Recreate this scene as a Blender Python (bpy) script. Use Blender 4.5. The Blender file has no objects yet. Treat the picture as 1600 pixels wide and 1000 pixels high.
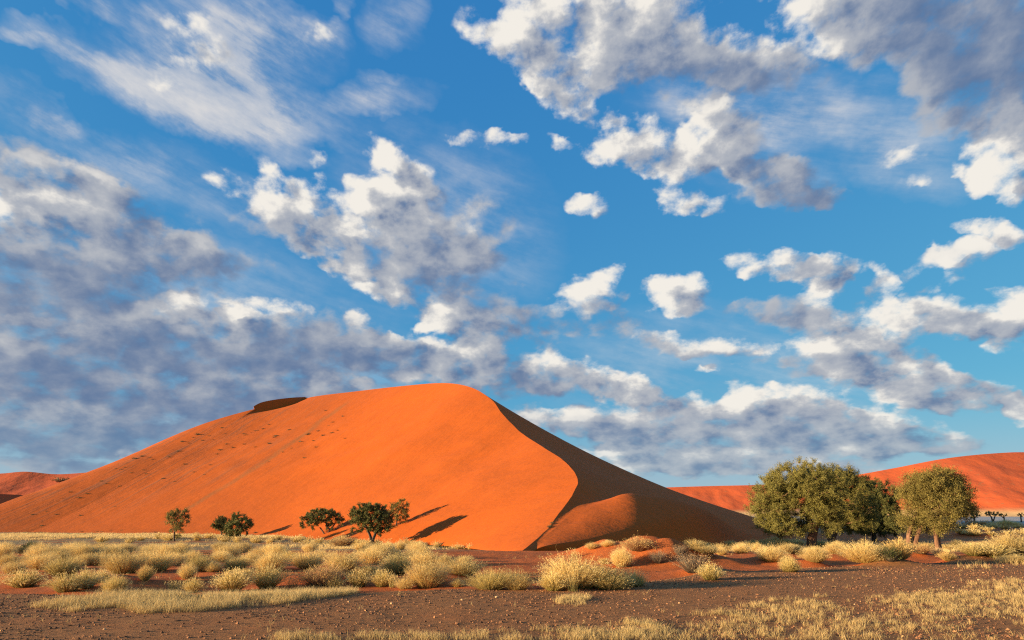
import bpy, math, random
import numpy as np
from mathutils import Vector

scene = bpy.context.scene
COL = scene.collection
R = math.radians

# ------------------------------------------------------------------ camera
# the photograph is 1600 x 1000; F is its focal length in those pixels (24 mm lens)
F, CX, CY, HORIZON, EYE = 1067.0, 800.0, 500.0, 803.0, 2.6
PITCH = math.atan((HORIZON - CY) / F)
cp, sp_ = math.cos(PITCH), math.sin(PITCH)

cam_data = bpy.data.cameras.new('camera')
cam = bpy.data.objects.new('camera', cam_data)
COL.objects.link(cam)
cam.location = (0, 0, EYE)
cam.rotation_euler = (R(90) + PITCH, 0, 0)
cam_data.lens = 24.0
cam_data.sensor_width = 36.0
cam_data.clip_start = 0.1
cam_data.clip_end = 60000
scene.camera = cam


def ray(px, py):
    """direction seen at a photo pixel"""
    u, v = px - CX, CY - py
    return np.array([u, F * cp - v * sp_, F * sp_ + v * cp])


def at_depth(px, py, Y):
    """point at distance Y (along the view) seen at a photo pixel"""
    d = ray(px, py)
    return np.array([d[0] / d[1] * Y, Y, EYE + d[2] / d[1] * Y])


def smooth(a, b, x):
    t = np.clip((np.asarray(x, float) - a) / (b - a), 0, 1)
    return t * t * (3 - 2 * t)


# ------------------------------------------------------------------ render settings
vs = scene.view_settings
vs.view_transform = 'Standard'
vs.look = 'None'
vs.gamma = 1.0
vs.use_curve_mapping = False
EXPO = 1.7
vs.exposure = EXPO
scene.cycles.use_denoising = False
scene.cycles.filter_width = 1.2
scene.cycles.max_bounces = 6
scene.cycles.diffuse_bounces = 4
scene.cycles.transparent_max_bounces = 8

# ------------------------------------------------------------------ sun
SUN_EL = R(7.4)
TO_SUN = np.array([-0.957, -0.29])
TO_SUN = TO_SUN / np.linalg.norm(TO_SUN)
to_sun = Vector((TO_SUN[0] * math.cos(SUN_EL), TO_SUN[1] * math.cos(SUN_EL), math.sin(SUN_EL)))
sd = bpy.data.lights.new('sun', 'SUN')
sd.energy = 4.1
sd.angle = R(0.5)
sd.color = (1.0, 0.76, 0.46)
sun = bpy.data.objects.new('sun', sd)
COL.objects.link(sun)
sun.rotation_euler = to_sun.to_track_quat('Z', 'Y').to_euler()
sun.location = (-60, -30, 60)
# ------------------------------------------------------------------ sky (world shader, laid out by compass direction and elevation)
world = bpy.data.worlds.new('World')
scene.world = world
world.use_nodes = True
wt = world.node_tree
wt.nodes.clear()


class NB:
    """small helper for building node trees"""
    def __init__(self, tree):
        self.t = tree

    def n(self, typ, **kw):
        nd = self.t.nodes.new(typ)
        for k, v in kw.items():
            setattr(nd, k, v)
        return nd

    def put(self, sock, v):
        if hasattr(v, 'is_output') or isinstance(v, bpy.types.NodeSocket):
            self.t.links.new(v, sock)
        elif v is not None:
            sock.default_value = v

    def math(self, op, a, b=None, c=None, clamp=False):
        nd = self.n('ShaderNodeMath', operation=op, use_clamp=clamp)
        self.put(nd.inputs[0], a)
        if b is not None:
            self.put(nd.inputs[1], b)
        if c is not None:
            self.put(nd.inputs[2], c)
        return nd.outputs[0]

    def vmath(self, op, a, b=None, out=0):
        nd = self.n('ShaderNodeVectorMath', operation=op)
        self.put(nd.inputs[0], a)
        if b is not None:
            if op == 'SCALE':
                self.put(nd.inputs['Scale'], b)
            else:
                self.put(nd.inputs[1], b)
        return nd.outputs['Value'] if out == 'v' else nd.outputs[0]

    def sep(self, v):
        nd = self.n('ShaderNodeSeparateXYZ')
        self.put(nd.inputs[0], v)
        return nd.outputs

    def comb(self, x, y, z=0.0):
        nd = self.n('ShaderNodeCombineXYZ')
        for s, v in zip(nd.inputs, (x, y, z)):
            self.put(s, v)
        return nd.outputs[0]

    def noise(self, vec, scale, detail=6.0, rough=0.55, out='Fac', dist=0.0, lac=2.0, dim='3D'):
        nd = self.n('ShaderNodeTexNoise', noise_dimensions=dim)
        if vec is not None:
            self.put(nd.inputs['Vector'], vec)
        nd.inputs['Scale'].default_value = scale
        nd.inputs['Detail'].default_value = detail
        nd.inputs['Roughness'].default_value = rough
        nd.inputs['Lacunarity'].default_value = lac
        nd.inputs['Distortion'].default_value = dist
        return nd.outputs[0 if out == 'Fac' else 1]

    def maprange(self, v, a, b, c=0.0, d=1.0, smooth=False):
        nd = self.n('ShaderNodeMapRange', interpolation_type='SMOOTHSTEP' if smooth else 'LINEAR')
        nd.clamp = True
        self.put(nd.inputs['Value'], v)
        for k, x in (('From Min', a), ('From Max', b), ('To Min', c), ('To Max', d)):
            self.put(nd.inputs[k], x)
        return nd.outputs[0]

    def mix(self, fac, a, b, blend='MIX'):
        nd = self.n('ShaderNodeMix', data_type='RGBA', blend_type=blend)
        nd.clamp_factor = True
        self.put(nd.inputs[0], fac)
        self.put(nd.inputs[6], a)
        self.put(nd.inputs[7], b)
        return nd.outputs[2]


def azel(px, py):
    d = ray(px, py)
    d = d / np.linalg.norm(d)
    return math.atan2(d[0], d[1]), math.asin(d[2])


def blob_map(px, py, rx, ry, rot):
    """ellipse of the photo -> centre, radii (rad) and turn on the compass/elevation map"""
    a, e = azel(px, py)
    ax, ex = azel(px + 10, py)
    ay, ey = azel(px, py - 10)
    r = R(rot)
    # images of the two half axes
    c, s = math.cos(r), math.sin(r)
    A = np.array([[(ax - a) / 10, (ay - a) / 10], [(ex - e) / 10, (ey - e) / 10]])
    u = A @ np.array([c * rx, -s * rx])
    w = A @ np.array([s * ry, c * ry])
    ang = math.atan2(u[1], u[0])
    return (a, e), (np.hypot(*u), np.hypot(*w)), ang


WARP1, WARP2 = .055, .034
_k = 2.0 ** (1 - EXPO)
SKY_R, SKY_G, SKY_B = 1.25 * _k, .52 * _k, .385 * _k

# cx, cy, rx, ry, turn (deg, clockwise), strength
BRIGHT = [
    # beyond the edges of the photograph
    (-160, 330, 150, 60, 8, .7), (-330, 500, 160, 60, 0, .6), (1760, 510, 120, 56, 0, .8), (1780, 300, 110, 50, 0, .6),
    # puffs on the high veil
    (466, 54, 34, 22, 15, .52), (512, 62, 26, 26, 0, .52), (300, 60, 62, 56, 0, .40), (345, 95, 50, 36, 0, .36), (270, 110, 40, 34, 0, .36),
    # great cloud at the top, right of the middle
    (835, 45, 120, 95, 10, 1.0), (890, 105, 75, 85, 20, .85), (960, 40, 130, 90, 0, .8),
    (1300, 10, 130, 75, 15, .75), (1090, 60, 110, 80, 20, .5), (1240, 70, 80, 45, 0, .35),
    # right edge, high
    (1585, 245, 85, 80, 0, .95), (1545, 285, 40, 40, 0, .5),
    # ragged chain under the great cloud
    (1125, 200, 75, 48, 15, .95), (1105, 235, 60, 40, 30, .5), (1010, 228, 105, 48, 20, .7), (935, 232, 75, 32, 0, .5),
    (780, 215, 120, 17, 6, .42), (1170, 265, 90, 40, 10, .62), (1050, 285, 70, 45, 40, .5), (1090, 318, 60, 26, 0, .35),
    (920, 318, 50, 22, 0, .42), (1415, 238, 60, 24, -10, .42), (1440, 282, 38, 20, 0, .36),
    # scattered heaps right of the middle
    (1535, 348, 70, 13, -4, .42), (1590, 362, 30, 16, 0, .5), (1515, 385, 95, 30, -18, .6), (1455, 428, 75, 32, -10, .5),
    (1200, 412, 88, 34, 4, .8), (1288, 438, 52, 46, 0, .8), (1060, 458, 66, 46, 5, 1.0), (930, 452, 80, 36, -18, .75),
    (1338, 410, 34, 20, 20, .7), (1372, 440, 34, 24, 50, .6), (1570, 498, 95, 58, 0, 1.0), (1340, 515, 150, 48, -5, .8),
    (1450, 495, 72, 46, 20, .65), (1270, 545, 100, 26, -12, .5), (1110, 538, 125, 22, 2, .55), (1135, 571, 75, 10, -4, .36),
    (1400, 590, 130, 52, 8, .95), (1480, 610, 110, 42, 6, .7), (1362, 552, 45, 28, 0, .5), (1595, 640, 36, 28, 0, .8),
    # low heaps right of the dune top
    (862, 572, 46, 34, 25, .75), (945, 592, 85, 34, 20, .7), (990, 625, 75, 36, 30, .6), (1155, 605, 48, 20, 10, .5),
    (1230, 635, 110, 34, 4, .65), (1130, 640, 100, 26, 5, .5), (880, 652, 90, 24, 6, .55), (1370, 678, 140, 34, 6, .8),
    (1110, 690, 190, 36, 3, .6), (980, 715, 170, 18, 2, .5), (1250, 715, 160, 24, 2, .5), (1150, 740, 260, 13, 1, .42),
    # slanting bank left of the middle
    (395, 300, 105, 34, 28, 0.57), (420, 260, 32, 22, 30, 0.53), (494, 257, 24, 18, 0, 0.53), (470, 320, 90, 50, 20, 0.45),
    (545, 330, 90, 55, 15, 0.49), (618, 318, 78, 72, 20, 0.82), (590, 235, 34, 34, 0, 0.37), (640, 270, 70, 50, 40, 0.37),
    (545, 385, 120, 36, 18, 0.41), (500, 395, 60, 26, 10, 0.41), (570, 440, 80, 34, 24, 0.51), (650, 480, 105, 32, 24, 0.51),
    (690, 370, 95, 75, 25, 0.45), (720, 510, 90, 32, 10, 0.41), (557, 500, 20, 20, 30, 0.33), (655, 512, 22, 14, 0, 0.33),
    # white heaps on the left bank
    (285, 492, 70, 40, 10, .8), (366, 514, 46, 36, 0, .9), (415, 488, 70, 34, 8, .7), (332, 458, 42, 20, 4, .6),
    (90, 305, 150, 56, 8, .85), (30, 350, 130, 46, 0, .7), (215, 385, 150, 34, 8, .45), (100, 365, 90, 34, 10, .4),
    (715, 562, 80, 48, 0, .85), (690, 590, 90, 26, 0, .5), (170, 505, 70, 26, 0, .42), (30, 520, 80, 30, 0, .42),
    (213, 706, 24, 15, 0, .7), (110, 655, 120, 22, 0, .35), (40, 640, 120, 18, 4, .35), (280, 600, 130, 24, 3, .35),
    (480, 600, 150, 20, 4, .42), (610, 540, 80, 26, 8, .45),
]
DARK = [
    (1470, 40, 220, 120, 8, 1.0), (1530, 120, 150, 90, 0, .8), (1500, 175, 120, 46, 4, .55), (1030, 110, 170, 60, 8, .6),
    (1190, 110, 150, 50, 0, .4), (1230, 290, 110, 42, 8, .6), (1160, 225, 120, 60, 30, .3), (1240, 312, 110, 20, 2, .5),
    (1205, 492, 100, 32, 0, .8), (940, 502, 95, 32, 6, .6), (1300, 572, 110, 20, -4, .7), (1490, 618, 130, 30, 3, .6),
    (1520, 512, 70, 20, 0, .2), (1240, 425, 60, 20, 0, .3), (1480, 400, 100, 22, -16, .35),
    # beyond the edges of the photograph
    (-230, 430, 260, 150, 5, .8), (-260, 610, 280, 100, 0, .8), (1800, 70, 240, 140, 0, .8),
    # left bank
    (60, 262, 200, 44, 13, .8), (300, 400, 170, 40, 12, .8), (120, 420, 210, 90, 8, .9), (220, 340, 150, 50, 16, .45),
    (60, 560, 260, 110, 0, .9), (300, 560, 240, 80, 4, .9), (480, 560, 200, 62, 4, .75), (160, 640, 300, 62, 2, .85),
    (620, 555, 130, 34, 6, .8), (400, 640, 200, 36, 2, .75), (100, 690, 240, 34, 2, .55), (770, 590, 130, 44, 4, .7),
    (710, 420, 150, 60, 22, .6), (790, 510, 120, 50, 12, .55), (760, 350, 80, 60, 30, .3), (880, 600, 80, 26, 6, .5),
    (620, 420, 130, 34, 20, .35), (420, 355, 110, 26, 24, .4), (540, 510, 90, 34, 12, .45),
    (1100, 668, 240, 40, 3, .42), (1000, 695, 200, 20, 3, .3), (1430, 690, 120, 20, 4, .5), (900, 662, 110, 18, 4, .4),
    (1240, 660, 140, 30, 3, .25), (1060, 545, 140, 14, 2, .3),
    (560, 640, 300, 36, 2, .5), (60, 730, 260, 12, 2, .5), (1180, 730, 280, 14, 1, .4),
]
VEIL = [
    (335, 75, 130, 130, 10, 1.0), (320, 85, 80, 70, 0, .5), (310, 150, 210, 60, 20, .75), (360, 195, 170, 34, 27, .7), (180, 130, 120, 30, 18, .4),
    (440, 60, 110, 60, 20, .5), (470, 60, 50, 36, 10, .5), (510, 62, 36, 30, 0, .5), (590, 150, 95, 32, -4, .65),
    (535, 12, 20, 26, 0, .55), (620, 30, 70, 46, -30, .4), (90, 75, 150, 18, 18, .6), (70, 190, 60, 16, 12, .6),
    (135, 15, 70, 16, 28, .65), (60, 45, 70, 26, 20, .4), (200, 20, 90, 34, 20, .35), (40, 160, 90, 30, 30, .35),
    (450, 170, 140, 50, 20, .4), (600, 118, 40, 10, 0, .4), (700, 340, 190, 140, 25, .35), (1180, 160, 170, 70, 0, .5),
    (1390, 190, 140, 60, 10, .45), (1150, 200, 190, 110, 20, .35), (300, 290, 180, 60, 20, .3), (120, 230, 180, 40, 14, .3),
    (1120, 600, 300, 130, 3, .30), (300, 560, 420, 200, 3, .35), (1420, 260, 120, 60, 10, .3),
]


def ellipse(px, py, rx, ry, rot, A):
    """squared radius of a blob as a quadratic on the map, and its bounds"""
    if A < .45 and py < 620:
        A *= 1.3
    if py > 620:
        A, ry = min(1.0, A * 1.45), ry * 1.2
    (a, e), (ra, rb), ang = blob_map(px, py, rx * 1.08, ry * 1.08, rot)
    c, s = math.cos(ang), math.sin(ang)
    M = np.array([[c, s], [-s, c]])
    Q = M.T @ np.diag([1 / ra ** 2, 1 / rb ** 2]) @ M
    m = np.array([a, e])
    lin = -2 * Q @ m
    q = -A * np.array([Q[0, 0], 2 * Q[0, 1], Q[1, 1], lin[0], lin[1], m @ Q @ m])
    q[5] += A
    hx = math.hypot(ra * c, rb * s)
    hy = math.hypot(ra * s, rb * c)
    return q, (a - hx, a + hx, e - hy, e + hy)


BLOBS = [[ellipse(*b) for b in lst] for lst in (BRIGHT, DARK, VEIL)]
K = 2.0 ** -EXPO

w = NB(wt)
tc = w.n('ShaderNodeTexCoord')
x, y, z = w.sep(tc.outputs['Generated'])
az = w.math('ARCTAN2', x, y)
el = w.math('ARCSINE', z)
# cloud-texture coordinates: features flatten towards the horizon
cosel = w.math('COSINE', el)
qy = w.math('MULTIPLY_ADD', w.math('LOGARITHM', w.math('MAXIMUM', w.math('ADD', el, 0.09), 0.02), math.e), .26, w.math('MULTIPLY', el, 1.30))
q = w.comb(w.math('MULTIPLY', w.math('MULTIPLY', az, cosel), 1.5), qy, 0.37)
elS = w.maprange(el, 0.02, 0.5, .35, 1.0)
squash = w.comb(1.0, elS, 0.0)

sky = w.n('ShaderNodeTexSky', sky_type='NISHITA')
sky.sun_disc = False
sky.sun_elevation = SUN_EL
sky.sun_rotation = math.atan2(TO_SUN[0], TO_SUN[1]) % (2 * math.pi)
sky.altitude = 1500
sky.air_density = 1.0
sky.dust_density = 0.0
sky.ozone_density = 6.0
r_, g_, b_ = w.sep(w.vmath('SCALE', sky.outputs[0], .1))
sky0 = w.comb(w.math('MULTIPLY', w.math('POWER', r_, .90), SKY_R),
              w.math('MULTIPLY', w.math('POWER', g_, .50), SKY_G),
              w.math('MULTIPLY', w.math('POWER', b_, .20), SKY_B))
# pale air low over the desert
skyc = w.mix(w.maprange(el, .17, -.02, 0.0, .62, smooth=True), sky0, (.40 * K, .50 * K, .58 * K, 1))


def background(col):
    bg = w.n('ShaderNodeBackground')
    w.put(bg.inputs[0], w.vmath('SCALE', col, 10.0))
    bg.inputs[1].default_value = 0.1
    return bg.outputs[0]


def cover_group(blobs):
    """running sum of the blobs, three at a time: (bright, dark, veil)"""
    grp = bpy.data.node_groups.new('cloud_cover', 'ShaderNodeTree')
    grp.interface.new_socket('Map', in_out='INPUT', socket_type='NodeSocketVector')
    grp.interface.new_socket('Cover', in_out='OUTPUT', socket_type='NodeSocketVector')
    g = NB(grp)
    g_in, g_out = g.n('NodeGroupInput'), g.n('NodeGroupOutput')
    sx, sy, _ = g.sep(g_in.outputs[0])
    X = g.comb(sx, sx, sx)
    Y = g.comb(sy, sy, sy)
    XX, XY, YY = g.vmath('MULTIPLY', X, X), g.vmath('MULTIPLY', X, Y), g.vmath('MULTIPLY', Y, Y)
    acc = None
    for k in range(max(len(b) for b in blobs)):
        c = np.zeros((6, 3))
        c[5] = -1.0
        for lane in range(3):
            if k < len(blobs[lane]):
                c[:, lane] = blobs[lane][k]

        def ma(a, row, add):
            nd = g.n('ShaderNodeVectorMath', operation='MULTIPLY_ADD')
            g.put(nd.inputs[0], a)
            nd.inputs[1].default_value = tuple(row)
            g.put(nd.inputs[2], add)
            return nd.outputs[0]
        # the running sum enters (scaled to nothing) so that the blobs are evaluated one after the other
        v = tuple(c[5]) if acc is None else ma(acc, (1e-9,) * 3, tuple(c[5]))
        for src, row in ((Y, c[4]), (X, c[3]), (YY, c[2]), (XY, c[1]), (XX, c[0])):
            v = ma(src, row, v)
        v = g.vmath('MAXIMUM', v, (0, 0, 0))
        acc = v if acc is None else g.vmath('ADD', acc, v)
    g.put(g_out.inputs[0], acc)
    return grp


def cover(pp, grp):
    gn = w.n('ShaderNodeGroup')
    gn.node_tree = grp
    w.put(gn.inputs[0], pp)
    return w.sep(gn.outputs[0])


SHIFT = (-0.036, 0.018, 0.0)        # towards the sun on the map
lit_c = (.92 * K, .87 * K, .79 * K, 1)
mid_c = (.42 * K, .445 * K, .50 * K, 1)
sha_c = (.115 * K, .185 * K, .335 * K, 1)


def clouds(blobs):
    """one patch of sky with its clouds"""
    wn = w.vmath('SUBTRACT', w.noise(q, 6.5, 4, .6, out='Color'), (.5, .5, .5))
    wn2 = w.vmath('SUBTRACT', w.noise(q, 24, 3, .55, out='Color'), (.5, .5, .5))
    warp = w.vmath('MULTIPLY', w.vmath('ADD', w.vmath('SCALE', wn, WARP1), w.vmath('SCALE', wn2, WARP2)), squash)
    p0 = w.vmath('ADD', w.comb(az, el, 0.0), warp)
    grp = cover_group(blobs)
    b0, d0, v0 = cover(p0, grp)
    b1, d1, _ = cover(w.vmath('ADD', p0, SHIFT), grp)

    qw = w.vmath('ADD', w.vmath('SCALE', wn, .075), w.vmath('SCALE', wn2, .030))

    def puffs(qq, scale):
        """rounded heads: distance to scattered points"""
        vo = w.n('ShaderNodeTexVoronoi', voronoi_dimensions='2D', feature='F1')
        vo.inputs['Scale'].default_value = scale
        w.put(vo.inputs['Vector'], qq)
        return vo.outputs['Distance']

    def bumps(qq, fine):
        a = w.noise(qq, 13.0, 9 if fine else 5, .60, dist=.1)
        f = w.math('MULTIPLY_ADD', a, 2.0, -1.0)
        qv = w.vmath('ADD', qq, qw)
        f = w.math('MULTIPLY_ADD', puffs(qv, 19.0), -.54, w.math('ADD', f, .25))
        return w.math('MULTIPLY_ADD', puffs(qv, 41.0), -.15, w.math('ADD', f, .07)) if fine else f

    f0 = bumps(q, True)
    f1 = bumps(w.vmath('ADD', q, (SHIFT[0] * 1.4, SHIFT[1] * 2.2, 0)), False)

    dk = w.math('DIVIDE', d0, w.math('ADD', w.math('ADD', b0, d0), 0.12))

    def dens(b, d, f):
        s = w.math('MINIMUM', w.math('ADD', b, d), .95)
        amp = w.math('MINIMUM', w.math('MULTIPLY', s, 3.2), 1.05)
        amp = w.math('MULTIPLY', amp, w.math('MULTIPLY_ADD', dk, -.20, 1.0))
        return w.math('MULTIPLY_ADD', f, amp, w.math('SUBTRACT', s, 0.30))
    D0, D1 = dens(b0, d0, f0), dens(b1, d1, f1)
    # shaded parts thin out softly, sunny heads are crisp
    alpha = w.maprange(D0, -.04, w.math('MULTIPLY_ADD', dk, .10, .62), smooth=True)
    # light left after crossing the cloud that lies towards the sun, plus the relief of the near surface
    T = w.math('EXPONENT', w.math('MULTIPLY', w.math('MAXIMUM', D1, 0.0), -1.15))
    T = w.math('ADD', T, w.math('MULTIPLY', w.math("SUBTRACT", D0, D1), 0.30))
    T = w.math('MULTIPLY', T, w.math('MULTIPLY_ADD', dk, -0.75, 1.05))
    c1 = w.mix(w.maprange(T, 0.02, .50, smooth=True), sha_c, mid_c)
    cloud_c = w.mix(w.maprange(T, .42, 1.12, smooth=True), c1, lit_c)
    # thin veil of high cloud
    vq = w.comb(w.math('MULTIPLY_ADD', az, 1.1, w.math('MULTIPLY', el, 1.0)), w.math('MULTIPLY_ADD', el, 3.4, w.math('MULTIPLY', az, .75)), .71)
    vn = w.math('ADD', w.math('MULTIPLY', w.noise(vq, 7.5, 8, .60, dist=.12), .52), w.math('MULTIPLY', w.noise(q, 6.5, 8, .62), .48))
    va = w.math('MULTIPLY', v0, w.maprange(vn, .30, .66, smooth=True))
    va = w.math('MINIMUM', va, .82)
    veil_c = w.mix(w.maprange(vn, .42, .64), (.30 * K, .40 * K, .56 * K, 1), (.80 * K, .76 * K, .72 * K, 1))
    s1 = w.mix(va, skyc, veil_c)
    hz = w.maprange(el, 0.0, 0.14, .60, .97)
    return background(w.mix(w.math('MULTIPLY', alpha, hz), s1, cloud_c))


def open_sky():
    """the sky outside the patch that was laid out: broken cloud"""
    f = w.noise(q, 4.0, 5, .6)
    a = w.maprange(f, .50, .68, smooth=True)
    return background(w.mix(w.math('MULTIPLY', a, .85), skyc, w.mix(w.maprange(f, .55, .8), lit_c, mid_c)))


def choose(flag, no, yes):
    m = w.n('ShaderNodeMixShader')
    w.put(m.inputs[0], flag)
    w.put(m.inputs[1], no)
    w.put(m.inputs[2], yes)
    return m.outputs[0]


# the sky is split into patches so that each direction only reads the clouds near it
AZ = [R(a) for a in (-46, -14, 12, 46)]
EL = [R(e) for e in (-0.5, 15, 50)]
MARG = 0.07


def patch(i, j):
    x0, x1, y0, y1 = AZ[i] - MARG - .04, AZ[i + 1] + MARG, EL[j] - MARG, EL[j + 1] + MARG + .02
    sel = [[qd for qd, (a0, a1, e0, e1) in lst if a1 > x0 and a0 < x1 and e1 > y0 and e0 < y1] for lst in BLOBS]
    if not any(sel):
        sel = [[np.zeros(6)], [], []]
    return clouds(sel)


def column(i, j0, j1):
    if j1 - j0 == 1:
        return patch(i, j0)
    m = (j0 + j1) // 2
    lo, hi = column(i, j0, m), column(i, m, j1)
    return choose(w.math('GREATER_THAN', el, EL[m]), lo, hi)


def row(i0, i1):
    if i1 - i0 == 1:
        return column(i0, 0, len(EL) - 1)
    m = (i0 + i1) // 2
    lo, hi = row(i0, m), row(m, i1)
    return choose(w.math('GREATER_THAN', az, AZ[m]), lo, hi)


inside = w.math('MULTIPLY', w.math('LESS_THAN', w.math('ABSOLUTE', az), AZ[-1]),
                w.math('MULTIPLY', w.math('GREATER_THAN', el, EL[0]), w.math('LESS_THAN', el, EL[-1])))
out = w.n('ShaderNodeOutputWorld')
w.put(out.inputs[0], choose(inside, open_sky(), row(0, len(AZ) - 1)))
# ------------------------------------------------------------------ helpers for objects
rng = np.random.default_rng(7)
random.seed(7)


def tag(o, label=None, cat=None, group=None, kind=None):
    if label:
        o['label'] = label
    if cat:
        o['category'] = cat
    if group:
        o['group'] = group
    if kind:
        o['kind'] = kind
    return o


def mesh_np(name, verts, faces, smooth=False):
    """faces: (n, k) int array with k = 3 or 4"""
    verts = np.ascontiguousarray(verts, np.float32)
    faces = np.ascontiguousarray(faces, np.int32)
    me = bpy.data.meshes.new(name)
    n, k = faces.shape
    me.vertices.add(len(verts))
    me.vertices.foreach_set('co', verts.ravel())
    me.loops.add(n * k)
    me.loops.foreach_set('vertex_index', faces.ravel())
    me.polygons.add(n)
    me.polygons.foreach_set('loop_start', np.arange(0, n * k, k, dtype=np.int32))
    me.polygons.foreach_set('loop_total', np.full(n, k, np.int32))
    me.polygons.foreach_set('use_smooth', np.full(n, smooth, bool))
    me.update(calc_edges=True)
    return me


def link(name, me, mat=None, parent=None):
    o = bpy.data.objects.new(name, me)
    COL.objects.link(o)
    if mat is not None and len(me.materials) == 0:
        for m in (mat if isinstance(mat, (list, tuple)) else [mat]):
            me.materials.append(m)
    if parent is not None:
        o.parent = parent
    return o


def fattr(me, name, vals):
    a = me.attributes.new(name, 'FLOAT', 'POINT')
    a.data.foreach_set('value', np.ascontiguousarray(vals, np.float32))


def vnoise(x, y, seed=0):
    """value noise in the plane, about -1..1"""
    x = np.asarray(x, float)
    y = np.asarray(y, float)
    xi, yi = np.floor(x).astype(np.int64), np.floor(y).astype(np.int64)
    fx, fy = x - xi, y - yi
    fx, fy = fx * fx * (3 - 2 * fx), fy * fy * (3 - 2 * fy)

    def h(a, b):
        n = (a * 374761393 + b * 668265263 + seed * 974634777) & 0xffffffff
        n = ((n ^ (n >> 13)) * 1274126177) & 0xffffffff
        n = n ^ (n >> 16)
        return n / 2147483647.5 - 1.0
    return ((h(xi, yi) * (1 - fx) + h(xi + 1, yi) * fx) * (1 - fy)
            + (h(xi, yi + 1) * (1 - fx) + h(xi + 1, yi + 1) * fx) * fy)


def fbm(x, y, oct=4, seed=0, gain=.5):
    s, a, t = 0, 1.0, 0
    for o in range(oct):
        s = s + a * vnoise(np.asarray(x) * 2 ** o, np.asarray(y) * 2 ** o, seed + o)
        t += a
        a *= gain
    return s / t


def spline(pts, n):
    """Catmull-Rom through the points, evenly by knot"""
    P = np.asarray(pts, float)
    P = np.vstack([2 * P[0] - P[1], P, 2 * P[-1] - P[-2]])
    m = len(P) - 3
    out = []
    for u in np.linspace(0, m, n):
        i = min(int(u), m - 1)
        t = u - i
        a, b, c, d = P[i:i + 4]
        out.append(.5 * ((2 * b) + (-a + c) * t + (2 * a - 5 * b + 4 * c - d) * t * t + (-a + 3 * b - 3 * c + d) * t ** 3))
    return np.array(out)


# ------------------------------------------------------------------ the lie of the land
def flat_xy(px, py, z=0.0):
    d = ray(px, py)
    t = (z - EYE) / d[2]
    return d[0] * t, d[1] * t


# the edge of the gravel bed
GE = [(-400, 918), (-100, 923), (0, 925), (200, 929), (400, 932), (560, 923), (700, 919), (850, 917), (950, 911), (1000, 907),
      (1130, 893), (1300, 884), (1450, 879), (1600, 869), (1800, 860), (2100, 850)]
ge = np.array([flat_xy(*p) for p in GE])
# tussock mounds of red sand: photo pixel of the foot, width, height (m), stretch along the view
MOUNDS = [(995, 874, 3.6, 1.35, .9), (1050, 878, 2.4, .85, .9), (955, 868, 2.2, .6, 1.1), (1090, 893, 1.5, .35, .8),
          (1255, 880, 1.5, .42, .8), (1190, 876, 1.6, .38, .8), (1385, 882, 1.6, .45, .8), (1310, 872, 2.0, .40, .8),
          (1505, 876, 1.6, .45, .8), (1580, 874, 2.4, .5, .8), (1440, 870, 1.6, .35, .8), (1530, 838, 6.0, 1.3, 1.2), (1600, 836, 6, 1.0, 1.2),
          (885, 912, 1.3, .25, .8), (680, 905, 2.2, .35, .9), (480, 902, 2.2, .35, .9), (190, 905, 2.4, .4, .9), (60, 900, 2.0, .35, .9),
          (330, 900, 2.0, .32, .9), (560, 900, 2.0, .3, .9), (900, 872, 2.4, .35, 1.2), (1130, 878, 1.8, .35, 1.0), (1230, 868, 2.2, .35, 1.0)]


def fall(y):
    """the plain lies lower than the gravel bed"""
    return -2.2 * smooth(36, 112, y)


mounds = []
for (px, py, wd, ht, st) in MOUNDS:
    Y = 20.0
    for _ in range(30):
        mx, Y = flat_xy(px, py, float(fall(Y)))
    mounds.append((mx, Y, wd, ht, st))


def gravel_mask(x, y):
    b = np.interp(x / np.maximum(y, 1.0) * 30.0, ge[:, 0] / ge[:, 1] * 30.0, ge[:, 1])
    return smooth(1.0, -1.0, (y - b) - .5 * fbm(x * .5, y * .5, 3, 5))


def ground_z(x, y):
    x = np.asarray(x, float)
    y = np.asarray(y, float)
    near = smooth(2200, 150, np.hypot(x, y))
    z = fall(y)
    gm = gravel_mask(x, y)
    z = z - .16 * (1 - gm) * smooth(60, 40, y)
    z = z + near * (1 - gm) * (.16 * fbm(x * .16, y * .16, 4, 3) + .05 * fbm(x * .9, y * .9, 3, 9))
    z = z + .025 * gm * fbm(x * .7, y * .7, 4, 21)
    for (mx, my, wd, ht, st) in mounds:
        d2 = ((x - mx) / wd) ** 2 + ((y - my) / (wd * st)) ** 2
        z = z + ht * np.exp(-d2 * 1.3) * (1 + .25 * vnoise(x * .9, y * .9, 4))
    return z


_Y = np.geomspace(9, 420, 5000)


def ground_hit(px, py):
    """first point of the ground seen at a photo pixel"""
    d = ray(px, py)
    xs = d[0] / d[1] * _Y
    zs = EYE + d[2] / d[1] * _Y
    k = int(np.argmax(zs <= ground_z(xs, _Y)))
    if zs[k] > ground_z(xs[k], _Y[k]):
        k = len(_Y) - 1
    return float(xs[k]), float(_Y[k]), float(ground_z(xs[k], _Y[k]))


# ------------------------------------------------------------------ materials
def new_mat(name):
    m = bpy.data.materials.new(name)
    m.use_nodes = True
    m.node_tree.nodes.clear()
    b = NB(m.node_tree)
    o = b.n('ShaderNodeOutputMaterial')
    bs = b.n('ShaderNodeBsdfPrincipled')
    bs.inputs['Specular IOR Level'].default_value = .15
    bs.inputs['Roughness'].default_value = .9
    b.put(o.inputs[0], bs.outputs[0])
    return m, b, bs, o


def attr(b, name):
    nd = b.n('ShaderNodeAttribute')
    nd.attribute_name = name
    return nd.outputs['Fac']


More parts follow.
